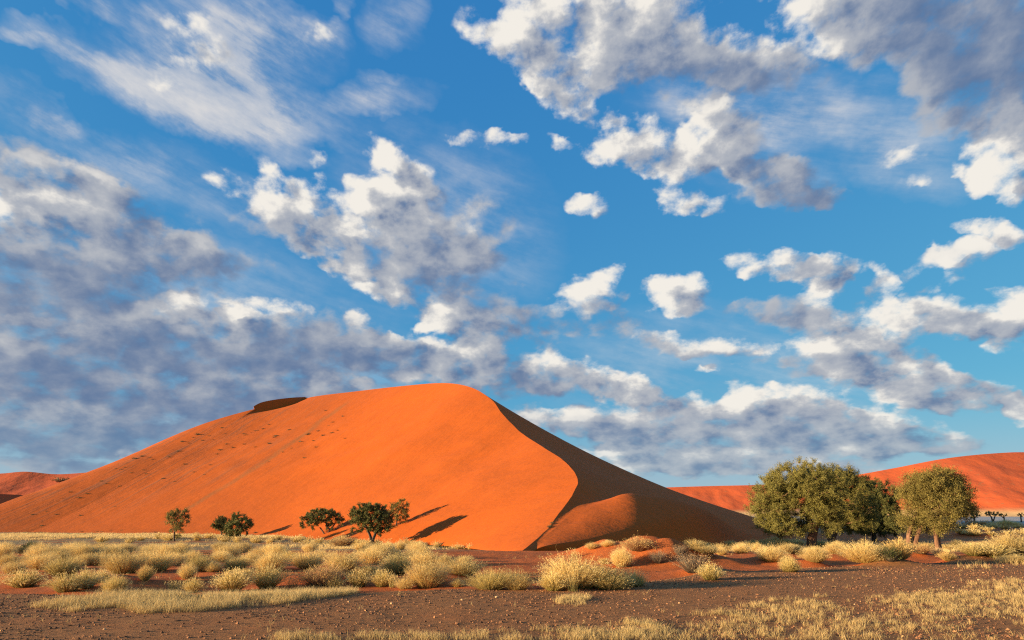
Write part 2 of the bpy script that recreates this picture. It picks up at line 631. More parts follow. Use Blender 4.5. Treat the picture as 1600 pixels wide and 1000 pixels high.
def bump(b, bs, h, strength=.5, dist=.05, prev=None):
    nd = b.n('ShaderNodeBump')
    nd.inputs['Strength'].default_value = strength
    nd.inputs['Distance'].default_value = dist
    b.put(nd.inputs['Height'], h)
    if prev is not None:
        b.put(nd.inputs['Normal'], prev)
    b.put(bs.inputs['Normal'], nd.outputs[0])
    return nd.outputs[0]


SAND = (0.477, 0.092, 0.005, 1)
SAND2 = (0.409, 0.082, 0.007, 1)

m_ground, b, bs, _ = new_mat('desert_ground')
geo = b.n('ShaderNodeNewGeometry').outputs['Position']
n1 = b.noise(geo, .35, 6, .6)
n2 = b.noise(geo, 3.0, 6, .65)
n3 = b.noise(geo, 22.0, 4, .7)
gr = b.math('ADD', attr(b, 'gravel'), b.math('MULTIPLY', b.math('SUBTRACT', n2, .5), .5))
gr = b.maprange(gr, .35, .62, smooth=True)
sand = b.mix(b.maprange(n1, .35, .65), (0.475, 0.110, 0.020, 1), (0.362, 0.095, 0.025, 1))
sand = b.mix(b.maprange(n2, .55, .75), sand, (.22, .085, .034, 1))
gc = b.mix(b.maprange(n2, .3, .7), (0.250, 0.103, 0.034, 1), (0.350, 0.152, 0.054, 1))
gc = b.mix(b.maprange(n3, .55, .72), gc, (0.125, 0.057, 0.027, 1))
gc = b.mix(b.maprange(n1, .5, .75), gc, (0.325, 0.120, 0.039, 1))
c = b.mix(gr, sand, gc)
straw = b.mix(b.maprange(n2, .3, .7), (.36, .25, .105, 1), (.24, .155, .075, 1))
st = b.math('MULTIPLY', attr(b, 'straw'), b.maprange(b.noise(geo, .12, 5, .6), .30, .55, smooth=True))
c = b.mix(st, c, straw)
pan = b.mix(n1, (.34, .36, .36, 1), (.42, .42, .38, 1))
c = b.mix(attr(b, 'pan'), c, pan)
b.put(bs.inputs['Base Color'], c)
h = b.math('ADD', b.math('MULTIPLY', n3, .8), n2)
bump(b, bs, h, .9, .06)

m_dune, b, bs, _ = new_mat('dune_sand')
geo = b.n('ShaderNodeNewGeometry').outputs['Position']
uv = b.n('ShaderNodeUVMap').outputs[0]
big = b.noise(geo, .02, 4, .55)
mid = b.noise(geo, .16, 5, .6)
fine = b.noise(geo, 1.4, 4, .6)
c = b.mix(b.maprange(big, .35, .65), SAND, SAND2)
c = b.mix(b.math('MULTIPLY', b.maprange(mid, .45, .8), .35), c, (0.533, 0.117, 0.010, 1))
gs = b.noise(b.vmath('MULTIPLY', uv, (520.0, 9.0, 1.0)), 1.0, 4, .6)
c = b.mix(b.math('MULTIPLY', b.maprange(gs, .42, .70), .30), c, (.27, .056, .008, 1))
grain = b.noise(geo, 5.0, 3, .7)
c = b.mix(b.math('MULTIPLY', b.maprange(grain, .5, .75), .25), c, (.24, .055, .012, 1))
# run-off streaks down the left flank: grey coarse grains and litter
us = b.vmath('MULTIPLY', uv, (260.0, 4.0, 1.0))
stn = b.noise(us, 1.0, 5, .65)
us2 = b.vmath('MULTIPLY', uv, (90.0, 2.0, 1.0))
stn2 = b.noise(us2, 1.0, 4, .6)
flank = b.math('MULTIPLY', attr(b, 'flank'), b.maprange(b.math('ADD', stn, b.math('MULTIPLY', b.math('SUBTRACT', stn2, .5), .8)), .47, .66, smooth=True))
c = b.mix(b.math('MULTIPLY', flank, .72), c, (.23, .085, .036, 1))
c = b.mix(b.math('MULTIPLY', attr(b, 'track'), b.maprange(fine, .30, .60, .15, .75)), c, (.24, .095, .028, 1))
b.put(bs.inputs['Base Color'], c)
wave = b.n('ShaderNodeTexWave', wave_type='BANDS', bands_direction='DIAGONAL')
wave.inputs['Scale'].default_value = 1.1
wave.inputs['Distortion'].default_value = 5.0
wave.inputs['Detail'].default_value = 3.0
b.put(wave.inputs['Vector'], geo)
h = b.math('ADD', b.math('MULTIPLY', wave.outputs['Fac'], .12), b.math('ADD', fine, b.math('MULTIPLY', flank, .9)))
nrm = bump(b, bs, h, .35, .12)
bump(b, bs, mid, .35, .8, nrm)

m_far, b, bs, _ = new_mat('far_dune_sand')
geo = b.n('ShaderNodeNewGeometry').outputs['Position']
n1 = b.noise(geo, .004, 5, .6)
n2 = b.noise(b.vmath('MULTIPLY', geo, (1.0, .35, 2.2)), .02, 6, .65)
n3 = b.noise(geo, .09, 4, .7)
c = b.mix(b.maprange(n2, .35, .65), (.47, .088, .024, 1), (.40, .080, .028, 1))
c = b.mix(b.math('MULTIPLY', b.maprange(n3, .58, .70), b.maprange(n1, .4, .6)), c, (.22, .12, .055, 1))
b.put(bs.inputs['Base Color'], b.mix(attr(b, 'litter'), c, (.50, .36, .17, 1)))
bump(b, bs, n2, .6, 5.0)

# ------------------------------------------------------------------ ground sheet: rings round the camera out to the horizon
ang = np.concatenate([np.linspace(-52, 52, 620), np.linspace(54, 306, 84)])
rad = np.concatenate([[.6], np.geomspace(1.5, 9, 24)[:-1], 9 * np.exp(np.linspace(0, math.log(130 / 9), 420)), np.geomspace(133, 9000, 70)])
AA, RR = np.meshgrid(np.radians(ang), rad)
gx, gy = RR * np.sin(AA), RR * np.cos(AA)
gz = ground_z(gx, gy)
nr, na = gx.shape
idx = np.arange(nr * na).reshape(nr, na)
a0, a1 = idx, np.roll(idx, -1, axis=1)
fc = np.stack([a0[:-1], a0[1:], a1[1:], a1[:-1]], -1).reshape(-1, 4)
verts = np.stack([gx, gy, gz], -1).reshape(-1, 3)
me = mesh_np('ground', verts, fc, True)
fx, fy = verts[:, 0], verts[:, 1]
fattr(me, 'gravel', gravel_mask(fx, fy))
dirx = fx / np.maximum(fy, .5)
straw = smooth(60, 95, fy) * smooth(.03, -.10, dirx + .0009 * (fy - 100)) * smooth(700, 250, fy)
straw = np.maximum(straw, smooth(150, 230, fy) * smooth(900, 500, fy) * smooth(.15, .25, dirx) * smooth(.60, .40, dirx))
straw = np.maximum(straw, .9 * smooth(55, 75, fy) * smooth(.18, .26, dirx) * smooth(160, 100, fy))
fattr(me, 'straw', straw)
fattr(me, 'pan', smooth(220, 420, fy) * smooth(.26, .36, dirx) * .9)
# close the little hole under the camera
ground = link('ground', me, m_ground)
tag(ground, kind='structure')

# ------------------------------------------------------------------ the great dune
PZ = -2.2


def cpt(px, py, Y):
    return at_depth(px, py, Y)


def fpt(px, py, z=PZ):
    x_, y_ = flat_xy(px, py, z)
    return np.array([x_, y_, z])


# crest: pixel, depth; foot of the sunny side: pixel.  'lip' = near edge of the small slip hollow on the skyline
rows = [
    # crest px,py,Y      foot px,py,zfoot     second crest (skyline behind) px,py,Y
    ((-230, 834.0, 178), (-235, 834.1, PZ), None),
    ((-60, 829.5, 197), (-200, 833.6, PZ), None),
    ((0, 813, 212), (-190, 833.2, PZ), None),
    ((60, 785, 230), (-172, 833, PZ), None),
    ((200, 713, 278), (-140, 832.5, PZ), None),
    ((310, 665, 308), (-55, 832.2, PZ), None),
    ((393, 640.2, 'p'), (40, 832, PZ), (393, 639.2, 'p'), (393, 640.2, 328)),
    ((399, 642.6, 'p'), (46, 832, PZ), (396.5, 634.8, 'p'), (399, 638.5, 329)),
    ((415, 642.6, 'p'), (60, 832.1, PZ), (409, 628.6, 'p'), (415, 634.5, 332)),
    ((440, 637.6, 'p'), (86, 832.3, PZ), (431, 624.2, 'p'), (440, 629.3, 336)),
    ((465, 629.8, 'p'), (114, 832.6, PZ), (457, 621.2, 'p'), (465, 624.3, 339)),
    ((487, 620.3, 'p'), (142, 833, PZ), (485, 619.5, 'p'), (487, 620.3, 340)),
    ((560, 611, 332), (215, 834.0, PZ), None),
    ((630, 603, 305), (305, 835.5, PZ), None),
    ((690, 598.5, 278), (380, 837, PZ), None),
    ((732, 604, 250), (440, 839.5, PZ), None),
    ((765, 622, 226), (485, 842.3, PZ), None),
    ((788, 650, 202), (520, 845, -2.2), None),
    ((815, 677, 180), (552, 846.5, -2.15), None),
    ((850, 700, 152), (585, 848.5, -2.1), None),
    ((885, 723, 131), (622, 850, -2.05), None),
    ((902, 745, 116), (660, 851, -2.0), None),
    ((898, 768, 104), (695, 853, -1.9), None),
    ((880, 795, 94), (727, 856, -1.8), None),
    ((858, 823, 85), (755, 859.5, -1.7), None),
    ((832, 848, 76), (782, 863.5, -1.55), None),
    ((806, 868, 68.5), (806, 868.4, -1.45), None),
]
NS, NT = 440, 110
SLIP_N = np.array([.48, -.60, .64])
SLIP_P = at_depth(430, 632, 338)


def spt(px, py, Y):
    """a crest point; 'p' = where the line of sight meets the slip plane of the hollow"""
    if Y == 'p':
        d = ray(px, py)
        d = d / d[1]
        e = np.array([0, 0, EYE])
        Y = (SLIP_N @ (SLIP_P - e)) / (SLIP_N @ d)
    return at_depth(px, py, Y)


crest = spline([spt(*r[0]) for r in rows], NS)
crest2 = spline([spt(*(r[2] or r[0])) for r in rows], NS)
crest_s = spline([cpt(*(r[3] if len(r) > 3 else r[0])) for r in rows], NS)
foot = spline([fpt(*r[1]) for r in rows], NS)
S = np.linspace(0, 1, NS)
# wind-worn irregularity of the sharp crest
wob = smooth(.58, .66, S) * smooth(1.0, .9, S)
wig = wob * .35 * fbm(S * 40, S * 0, 3, 2) * crest[:, 1] / 150
crest[:, 0] += wig
crest_s[:, 0] += wig
crest2 = np.where(np.abs(crest2 - crest).max(1, keepdims=True) > 1.0, crest2, crest)

tt = np.linspace(0, 1, NT)


def sheet(A, B, prof, bulge=None):
    """surface between two edge lines; prof(t) = share of the rise at t (0 at A, 1 at B)"""
    g = prof(tt)
    P = A[:, None, :] * (1 - tt)[None, :, None] + B[:, None, :] * tt[None, :, None]
    P[:, :, 2] = A[:, None, 2] * (1 - g)[None, :] + B[:, None, 2] * g[None, :]
    if bulge is not None:
        P = bulge(P)
    return P


def front_shape(P):
    u = np.sin(tt * math.pi)[None, :]
    lump = fbm(P[:, :, 0] * .03, P[:, :, 1] * .03, 3, 31) * .9 + fbm(P[:, :, 0] * .12, P[:, :, 1] * .12, 3, 33) * .18
    P[:, :, 2] += u * lump * np.clip((P[:, :, 2] + 3) / 14, .1, 1)
    return P


k_ = np.hanning(45)
k_ /= k_.sum()
sm = np.stack([np.convolve(np.pad(crest_s[:, k], 22, mode='reflect', reflect_type='odd'), k_, 'valid') for k in range(3)], -1)
wsm = (smooth(.10, .18, S) * smooth(.56, .48, S))[:, None]
crest_s = crest_s * (1 - wsm) + sm * wsm
front = sheet(foot, crest_s, lambda t: t ** 1.12, front_shape)
# towards the sharp crest the lower slope is fuller
full = smooth(.62, .85, S)[:, None] * smooth(1.0, .93, S)[:, None]
front[:, :, 2] += full * (crest_s[:, 2] - foot[:, 2])[:, None] * (tt ** .86 - tt ** 1.12)[None, :]
front += (crest - crest_s)[:, None, :] * (tt ** 14)[None, :, None]

# foot of the lee side, matched with the crest from the far left round to the tip
lee_rows = [(-230, 'foot'), (200, (-175, 400)), (415, (-140, 480)), (487, (-40, 470)), (630, (60, 420)), (690, (84, 370)), (732, (97, 318)),
            (765, (98, 270)), (788, (92, 228)), (815, (80, 192)), (850, (66, 160)), (885, (52, 136)), (902, (41, 118)), (898, (33, 101)),
            (880, (22, 88)), (858, (12, 78.5)), (806, None)]
row_px = [r[0][0] for r in rows]
key_s, key_p = [], []
for i, v in lee_rows:
    if v is None:
        p = foot[-1]
    elif v == 'foot':
        p = foot[0]
    else:
        p = np.array([v[0], v[1], float(fall(v[1])) - .1])
    key_s.append(row_px.index(i) / (len(rows) - 1))
    key_p.append(p)
key_p = np.array(key_p)
lee = np.stack([np.interp(S, key_s, key_p[:, k]) for k in range(3)], -1)
kern = np.hanning(25)
kern /= kern.sum()
lee_s = np.stack([np.convolve(np.pad(lee[:, k], 12, mode='edge'), kern, 'valid') for k in range(3)], -1)
lee_s[0], lee_s[-1] = lee[0], lee[-1]
lee = lee_s


# the low apron that catches the light in the lap of the dune: its top line (x, y, z) and its toe (x, y)
AP_T = np.array([(2, 75, -1.0), (4.5, 84, .5), (7, 90, 1.7), (9, 94, 2.8), (13, 99, 4.2), (16.5, 103, 5.5), (20, 106, 5.4), (24, 108.5, 5.0), (28, 111, 4.2), (32, 114, 3.1), (40, 121, .9), (50, 128, -1.6)])
AP_T = spline(AP_T, 90)
AP_F = np.array([(1, 67), (4, 71), (9, 75.5), (15, 80.5), (22, 88), (29, 97), (38, 109), (46, 120)])


def apron(x_, y_):
    yt = np.interp(x_, AP_T[:, 0], AP_T[:, 1])
    zt = np.interp(x_, AP_T[:, 0], AP_T[:, 2], left=-6, right=-6)
    yf = np.interp(x_, AP_F[:, 0], AP_F[:, 1])
    t = (y_ - yf) / (yt - yf)
    zg = fall(yf) - .1
    tc_ = np.clip(t, 0, 1)
    up = zg + np.maximum(zt - zg, -1.0) * (.45 * tc_ + .55 * tc_ * (2 - tc_)) + 3.0 * np.minimum(t, 0)
    return np.where(t > 1, zt - (np.minimum(t, 3) - 1) ** 1.5 * (yt - yf) * .30, up)


def lee_shape(P):
    x_, y_ = P[:, :, 0], P[:, :, 1]
    u = np.sin(tt * math.pi)[None, :] ** .7
    P[:, :, 2] += u * .12 * fbm(x_ * .08, y_ * .08, 3, 41)
    A_ = apron(x_, y_)
    for _ in range(14):
        A_[1:-1, 1:-1] = (A_[1:-1, 1:-1] * 2 + A_[:-2, 1:-1] + A_[2:, 1:-1] + A_[1:-1, :-2] + A_[1:-1, 2:]) / 6
    kk = np.clip(np.linalg.norm(crest2 - lee, axis=1) * .04, .02, 1.3)[:, None]
    d_ = (A_ - P[:, :, 2]) / kk
    lift = kk * np.log1p(np.exp(np.clip(d_, -30, 30)))
    edge = smooth(0, .30, tt)[None, :] * smooth(1.0, .90, tt)[None, :]
    P[:, :, 2] += lift * edge
    return P


back = sheet(lee, crest2, lambda t: .30 * t ** 2.2 + .70 * t, lee_shape)
gap = np.abs(crest2 - crest).max(1) > .3
gi0, gi1 = np.argmax(gap) - 1, len(gap) - np.argmax(gap[::-1])

V, FC, UV, FL, TR = [], [], [], [], []


def add_sheet(P, flank=None, track=None, flip=False):
    n, m = P.shape[:2]
    base = sum(len(v) for v in V)
    V.append(P.reshape(-1, 3))
    ix = np.arange(n * m).reshape(n, m) + base
    q_ = np.stack([ix[:-1, :-1], ix[1:, :-1], ix[1:, 1:], ix[:-1, 1:]], -1).reshape(-1, 4)
    FC.append(q_[:, ::-1] if flip else q_)
    ss, t2 = np.meshgrid(np.linspace(0, 1, n), np.linspace(0, 1, m), indexing='ij')
    UV.append(np.stack([ss, t2], -1).reshape(-1, 2))
    FL.append((flank if flank is not None else np.zeros((n, m))).ravel())
    TR.append((track if track is not None else np.zeros((n, m))).ravel())


SS, TT = np.meshgrid(S, tt, indexing='ij')
fl = smooth(.50, .33, SS + .10 * fbm(SS * 9, TT * 5, 3, 8)) * (.35 + .65 * smooth(.0, .35, TT)) * smooth(1.0, .9, TT)
_d = front - np.array([0, 0, EYE])
_den = _d[:, :, 1] * cp + _d[:, :, 2] * sp_
_q = (CX + F * _d[:, :, 0] / _den - 425) ** 2 + (CY - F * (-_d[:, :, 1] * sp_ + _d[:, :, 2] * cp) / _den - 714) ** 2
trk_c = S[int(np.argmin(_q)) // NT] + .004 * fbm(TT * 6, TT * 0, 3, 12)
trk = smooth(.0035, .0012, np.abs(SS - trk_c)) * smooth(.03, .10, TT) * smooth(.93, .80, TT)
add_sheet(front, fl, trk)
add_sheet(back, flip=True)
if gi1 > gi0:
    A, B = crest[gi0:gi1 + 1], crest2[gi0:gi1 + 1]
    P = A[:, None, :] * (1 - np.linspace(0, 1, 12))[None, :, None] + B[:, None, :] * np.linspace(0, 1, 12)[None, :, None]
    add_sheet(P)
me = mesh_np('sand_dune', np.vstack(V), np.vstack(FC), True)
uvl = me.uv_layers.new(name='UVMap')
li = np.empty(len(me.loops), np.int32)
me.loops.foreach_get('vertex_index', li)
uvl.data.foreach_set('uv', np.vstack(UV)[li].astype(np.float32).ravel())
fattr(me, 'flank', np.concatenate(FL))
fattr(me, 'track', np.concatenate(TR))
dune = link('sand_dune', me, m_dune)
tag(dune, kind='structure')


# ------------------------------------------------------------------ dunes on the horizon
def far_ridge(name, sky_px, depth, base_y, back_run, litter_h, seed, amp, side=0):
    """skyline traced in degrees, given its distance; a real ridge with a front slope and a back slope"""
    n, m = 260, 60
    cr = spline([at_depth(px, py, depth + dd) for (px, py, dd) in sky_px], n)
    ft = cr.copy()
    ft[:, 1] = cr[:, 1] - np.maximum(base_y * (cr[:, 2] - PZ) / (cr[:, 2] - PZ).max(), 6)
    ft[:, 0] += side
    ft[:, 2] = PZ - .5
    bk = cr.copy()
    bk[:, 1] += back_run
    bk[:, 2] = PZ - .5
    t = np.linspace(0, 1, m)

    def sh(A, B, g):
        P = A[:, None, :] * (1 - t)[None, :, None] + B[:, None, :] * t[None, :, None]
        P[:, :, 2] = A[:, None, 2] * (1 - g) + B[:, None, 2] * g
        return P
    Pf = sh(ft, cr, t ** 1.25)
    u = np.sin(t * math.pi)[None, :]
    Pf[:, :, 2] += u * amp * (fbm(Pf[:, :, 0] * .012, Pf[:, :, 1] * .004, 4, seed) + .35 * fbm(Pf[:, :, 0] * .05, Pf[:, :, 1] * .02, 3, seed + 5))
    Pb = sh(cr, bk, t)
    vs_ = np.vstack([Pf.reshape(-1, 3), Pb.reshape(-1, 3)])
    fs = []
    for k in range(2):
        ix = np.arange(n * m).reshape(n, m) + k * n * m
        fs.append(np.stack([ix[:-1, :-1], ix[1:, :-1], ix[1:, 1:], ix[:-1, 1:]], -1).reshape(-1, 4))
    me = mesh_np(name, vs_, np.vstack(fs), True)
    fattr(me, 'litter', smooth(litter_h, litter_h * .3, vs_[:, 2] + 6 * fbm(vs_[:, 0] * .01, vs_[:, 1] * .01, 3, 3)) * .8 if litter_h else np.zeros(len(vs_)))
    o = link(name, me, m_far)
    tag(o, kind='structure')
    return o


far_ridge('far_dunes', [(700, 790, 300), (860, 772, 200), (1000, 763, 100), (1030, 762, 60), (1110, 759.5, 30), (1180, 758, 0), (1260, 756, 0),
                        (1340, 742, -100), (1400, 731, -120), (1480, 716, -150), (1560, 708, -150), (1620, 707, -150), (1750, 712, -100), (1900, 700, 0), (2200, 720, 200)],
          1700, 420, 700, 16, 51, 8)
far_ridge('far_hills', [(-500, 742, 0), (-200, 745, 0), (-60, 742, 0), (0, 740, 0), (40, 737, 0), (90, 741, 0), (150, 737, 0), (200, 732, 0), (300, 740, 0), (480, 770, 0), (700, 795, 0)],
          950, 190, 300, 0, 61, 5)
far_ridge('far_hills', [(-420, 772, -70), (-250, 771, -35), (-100, 771, 0), (0, 772, 40), (60, 774, 60), (130, 769, 81), (200, 764, 110), (300, 764, 160), (420, 775, 230)],
          420, 14, 120, 0, 71, .6, side=29)
# ------------------------------------------------------------------ plant materials
def leafy(name, c1, c2, trans, tip=None, base=None, tcol=None, rnd=.25):
    m, b, bs, o = new_mat(name)
    oi = b.n('ShaderNodeObjectInfo').outputs['Random']
    geo = b.n('ShaderNodeNewGeometry')
    isl = geo.outputs['Random Per Island']
    c = b.mix(isl, c1, c2)
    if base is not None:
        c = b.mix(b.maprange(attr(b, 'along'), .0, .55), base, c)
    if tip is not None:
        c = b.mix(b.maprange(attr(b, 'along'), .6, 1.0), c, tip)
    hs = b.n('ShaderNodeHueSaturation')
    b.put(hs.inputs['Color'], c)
    b.put(hs.inputs['Value'], b.maprange(oi, 0, 1, 1 - rnd, 1 + rnd * .6))
    c = hs.outputs[0]
    b.put(bs.inputs['Base Color'], c)
    bs.inputs['Roughness'].default_value = .7
    tr = b.n('ShaderNodeBsdfTranslucent')
    b.put(tr.inputs[0], c)
    mx = b.n('ShaderNodeMixShader')
    mx.inputs[0].default_value = trans
    b.put(mx.inputs[1], bs.outputs[0])
    b.put(mx.inputs[2], tr.outputs[0])
    b.put(o.inputs[0], mx.outputs[0])
    return m


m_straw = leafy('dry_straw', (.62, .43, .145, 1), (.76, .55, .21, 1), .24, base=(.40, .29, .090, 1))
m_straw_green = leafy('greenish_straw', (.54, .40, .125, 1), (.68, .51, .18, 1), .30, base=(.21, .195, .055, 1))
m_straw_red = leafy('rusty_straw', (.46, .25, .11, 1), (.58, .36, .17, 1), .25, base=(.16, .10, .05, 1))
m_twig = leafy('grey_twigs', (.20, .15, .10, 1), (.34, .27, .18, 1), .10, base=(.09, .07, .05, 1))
m_seed = leafy('pale_seed_heads', (.68, .50, .20, 1), (.82, .63, .29, 1), .30)
m_seed_gold = leafy('golden_seed_heads', (.56, .36, .12, 1), (.66, .46, .18, 1), .30)
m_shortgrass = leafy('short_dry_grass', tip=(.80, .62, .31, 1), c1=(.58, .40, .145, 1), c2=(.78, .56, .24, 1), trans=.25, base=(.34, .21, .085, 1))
m_green = leafy('dull_green_leaves', (.085, .095, .03, 1), (.14, .14, .05, 1), .25)
m_leaf = leafy('olive_leaves', (.135, .122, .031, 1), (.260, .218, .056, 1), .12, rnd=.12)
m_leaf2 = leafy('dark_green_leaves', (.085, .088, .026, 1), (.170, .156, .046, 1), .10, rnd=.15)
m_leaf3 = leafy('brown_green_leaves', (.16, .132, .035, 1), (.29, .220, .060, 1), .14, rnd=.12)


def barky(name, c1, c2):
    m, b, bs, _ = new_mat(name)
    geo = b.n('ShaderNodeNewGeometry').outputs['Position']
    n = b.noise(b.vmath('MULTIPLY', geo, (9, 9, 1.6)), 1.0, 5, .65)
    b.put(bs.inputs['Base Color'], b.mix(b.maprange(n, .35, .65), c1, c2))
    bump(b, bs, n, .8, .06)
    return m


m_bark = barky('dark_bark', (.055, .038, .028, 1), (.12, .085, .058, 1))
m_bark_red = barky('reddish_bark', (.13, .062, .036, 1), (.24, .125, .072, 1))

# ------------------------------------------------------------------ grass tussocks
prng = np.random.default_rng(11)


def blades(n, r0, spread, height, width, bend=1.6, hmin=.55, droop=.15, rs=None, dome=0.0):
    """curved tapering blades fanning from a small foot: verts, tris, along, tips, tip directions"""
    rs = rs or prng
    a = rs.uniform(0, 2 * math.pi, n)
    q_ = np.sqrt(rs.uniform(0, 1, n))
    hh = height * rs.uniform(hmin, 1.0, n) * (1 - dome * q_ ** 2) * np.where(rs.uniform(0, 1, n) < .07, 1.22, 1.0)
    lobe = 1 + .22 * np.sin(2 * a + rs.uniform(0, 6)) + .16 * np.sin(5 * a + rs.uniform(0, 6))
    hh = hh * (.6 + .4 * lobe)
    out = np.stack([np.cos(a), np.sin(a)], -1)
    jit = rs.normal(0, .21, (n, 2))
    b0 = out * (q_ * r0)[:, None]
    sp = out * (q_ * spread * lobe)[:, None] + jit * spread * .6
    side = np.stack([-np.sin(a + rs.normal(0, 1.0, n)), np.cos(a + rs.normal(0, 1.0, n)), np.zeros(n)], -1)
    ts = np.array([0, .4, .75, 1.0])
    P = []
    for t in ts:
        xy = b0 + sp * t ** bend
        z = hh * (t - droop * t ** 3 * q_)
        P.append(np.concatenate([xy, z[:, None]], 1))
    P = np.stack(P, 1)
    w = width * rs.uniform(.7, 1.3, n)[:, None]
    L = [P[:, i] - side * w * f for i, f in ((0, .5), (1, .5), (2, .35))]
    Rr = [P[:, i] + side * w * f for i, f in ((0, .5), (1, .5), (2, .35))]
    v = np.stack([L[0], Rr[0], L[1], Rr[1], L[2], Rr[2], P[:, 3]], 1)
    f = np.array([[0, 1, 3], [0, 3, 2], [2, 3, 5], [2, 5, 4], [4, 5, 6]])
    F_ = (np.arange(n) * 7)[:, None, None] + f[None]
    al = np.tile(np.array([0, 0, .4, .4, .75, .75, 1.0]), (n, 1))
    d = P[:, 3] - P[:, 2]
    return v.reshape(-1, 3), F_.reshape(-1, 3), al.ravel(), P, d / np.linalg.norm(d, axis=1, keepdims=True)


def flecks(c, d, ln, wd, rs=None):
    """small pointed flecks (seed heads, leaflets): diamond of two triangles"""
    rs = rs or prng
    n = len(c)
    r_ = rs.normal(0, 1, (n, 3))
    s_ = np.cross(d, r_)
    s_ /= np.linalg.norm(s_, axis=1, keepdims=True) + 1e-9
    l_ = (ln * rs.uniform(.6, 1.3, n))[:, None]
    w_ = (wd * rs.uniform(.6, 1.3, n))[:, None]
    v = np.stack([c - d * l_ * .5, c + s_ * w_ * .5, c + d * l_ * .5, c - s_ * w_ * .5], 1).reshape(-1, 3)
    f = (np.arange(n) * 4)[:, None, None] + np.array([[0, 1, 2], [0, 2, 3]])[None]
    return v, f.reshape(-1, 3)


def plume_flecks(P, d, per, ln, wd, back, scatter):
    n = len(P)
    k = prng.integers(0, n, int(n * per))
    t = prng.uniform(0, back, len(k))[:, None]
    c = P[k, 3] * (1 - t) + P[k, 2] * t + prng.normal(0, scatter, (len(k), 3))
    dd = d[k] + prng.normal(0, .35, (len(k), 3))
    dd /= np.linalg.norm(dd, axis=1, keepdims=True)
    return flecks(c, dd, ln, wd)


def make_tuft_meshes(kind):
    """unit tussock, about 1 m wide and 1 m tall at scale 1"""
    if kind == 'fluffy':
        v, f, al, P, d = blades(1800, .27, .44, 1.0, .0075, 1.2, .34, .10, dome=.36)
        sv, sf = plume_flecks(P, d, 3.2, .055, .0065, .65, .020)
        return v, f, al, sv, sf, m_straw, m_seed
    if kind == 'green_fluffy':
        v, f, al, P, d = blades(1900, .27, .42, 1.0, .0085, 1.2, .32, .10, dome=.38)
        sv, sf = plume_flecks(P, d, 1.8, .055, .0065, .55, .018)
        return v, f, al, sv, sf, m_straw_green, m_seed
    if kind == 'seed':
        v, f, al, P, d = blades(850, .20, .52, 1.0, .012, 1.2, .50, .25, dome=.35)
        sv, sf = plume_flecks(P, d, 2.6, .060, .014, .45, .012)
        return v, f, al, sv, sf, m_straw_green, m_seed
    if kind == 'gold':
        v, f, al, P, d = blades(850, .20, .48, 1.0, .012, 1.2, .50, .22, dome=.30)
        sv, sf = plume_flecks(P, d, 2.6, .060, .014, .45, .012)
        return v, f, al, sv, sf, m_straw, m_seed_gold
    if kind == 'red':
        v, f, al, P, d = blades(1300, .22, .50, 1.0, .009, 1.2, .40, .2, dome=.3)
        sv, sf = plume_flecks(P, d, 1.6, .06, .016, .6, .02)
        return v, f, al, sv, sf, m_straw_red, m_seed_gold
    if kind == 'twig':
        v, f, al, P, d = blades(420, .16, .55, 1.0, .013, 1.05, .45, .05)
        sv, sf = plume_flecks(P, d, 1.6, .05, .020, .8, .03)
        return v, f, al, sv, sf, m_twig, m_straw_red
    if kind == 'stalks':
        v, f, al, P, d = blades(70, .35, .30, 1.0, .016, 1.2, .6, .05)
        sv, sf = plume_flecks(P, d, 5, .085, .022, .4, .018)
        return v, f, al, sv, sf, m_straw_green, m_seed
    if kind == 'shrub':
        v, f, al, P, d = blades(320, .16, .50, 1.0, .014, 1.1, .40, .1, dome=.3)
        sv, sf = plume_flecks(P, d, 7, .075, .034, .95, .05)
        return v, f, al, sv, sf, m_twig, m_green
    if kind == 'small':     # seen from far away
        v, f, al, P, d = blades(160, .22, .48, 1.0, .034, 1.2, .45, .15, dome=.3)
        sv, sf = plume_flecks(P, d, 1.6, .11, .045, .5, .03)
        return v, f, al, sv, sf, m_straw, m_seed
    if kind == 'duneshrub':
        v, f, al, P, d = blades(90, .2, .55, 1.0, .05, 1.1, .4, .1, dome=.4)
        sv, sf = plume_flecks(P, d, 3, .12, .06, .9, .06)
        return v, f, al, sv, sf, m_twig, m_green


TUFTS = {}


def tuft_proto(kind, var):
    if (kind, var) not in TUFTS:
        v, f, al, sv, sf, m1, m2 = make_tuft_meshes(kind)
        nm = 'shrub' if kind in ('shrub', 'twig', 'duneshrub') else 'grass_tussock'
        pn = 'leaves' if kind in ('shrub', 'twig', 'duneshrub') else 'seed_heads'
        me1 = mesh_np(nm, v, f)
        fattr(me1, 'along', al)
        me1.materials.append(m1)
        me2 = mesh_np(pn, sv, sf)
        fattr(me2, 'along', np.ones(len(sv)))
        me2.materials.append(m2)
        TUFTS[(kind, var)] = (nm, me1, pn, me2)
    return TUFTS[(kind, var)]


def tuft_at(p, wd, ht, kind, label, group=None, var=None, cat=None):
    nvar = 4 if kind in ('fluffy', 'small') else 2
    nm, me1, pn, me2 = tuft_proto(kind, random.randrange(nvar) if var is None else var)
    o = bpy.data.objects.new(nm, me1)
    COL.objects.link(o)
    o.location = p
    o.scale = (wd, wd, ht)
    o.rotation_euler = (random.uniform(-.06, .06), random.uniform(-.06, .06), random.uniform(0, 6.28))
    c = bpy.data.objects.new(pn, me2)
    COL.objects.link(c)
    c.parent = o
    if pn == 'seed_heads':
        c['kind'] = 'stuff'
    tag(o, label, cat or ('shrub' if nm == 'shrub' else 'grass'), group)
    return o


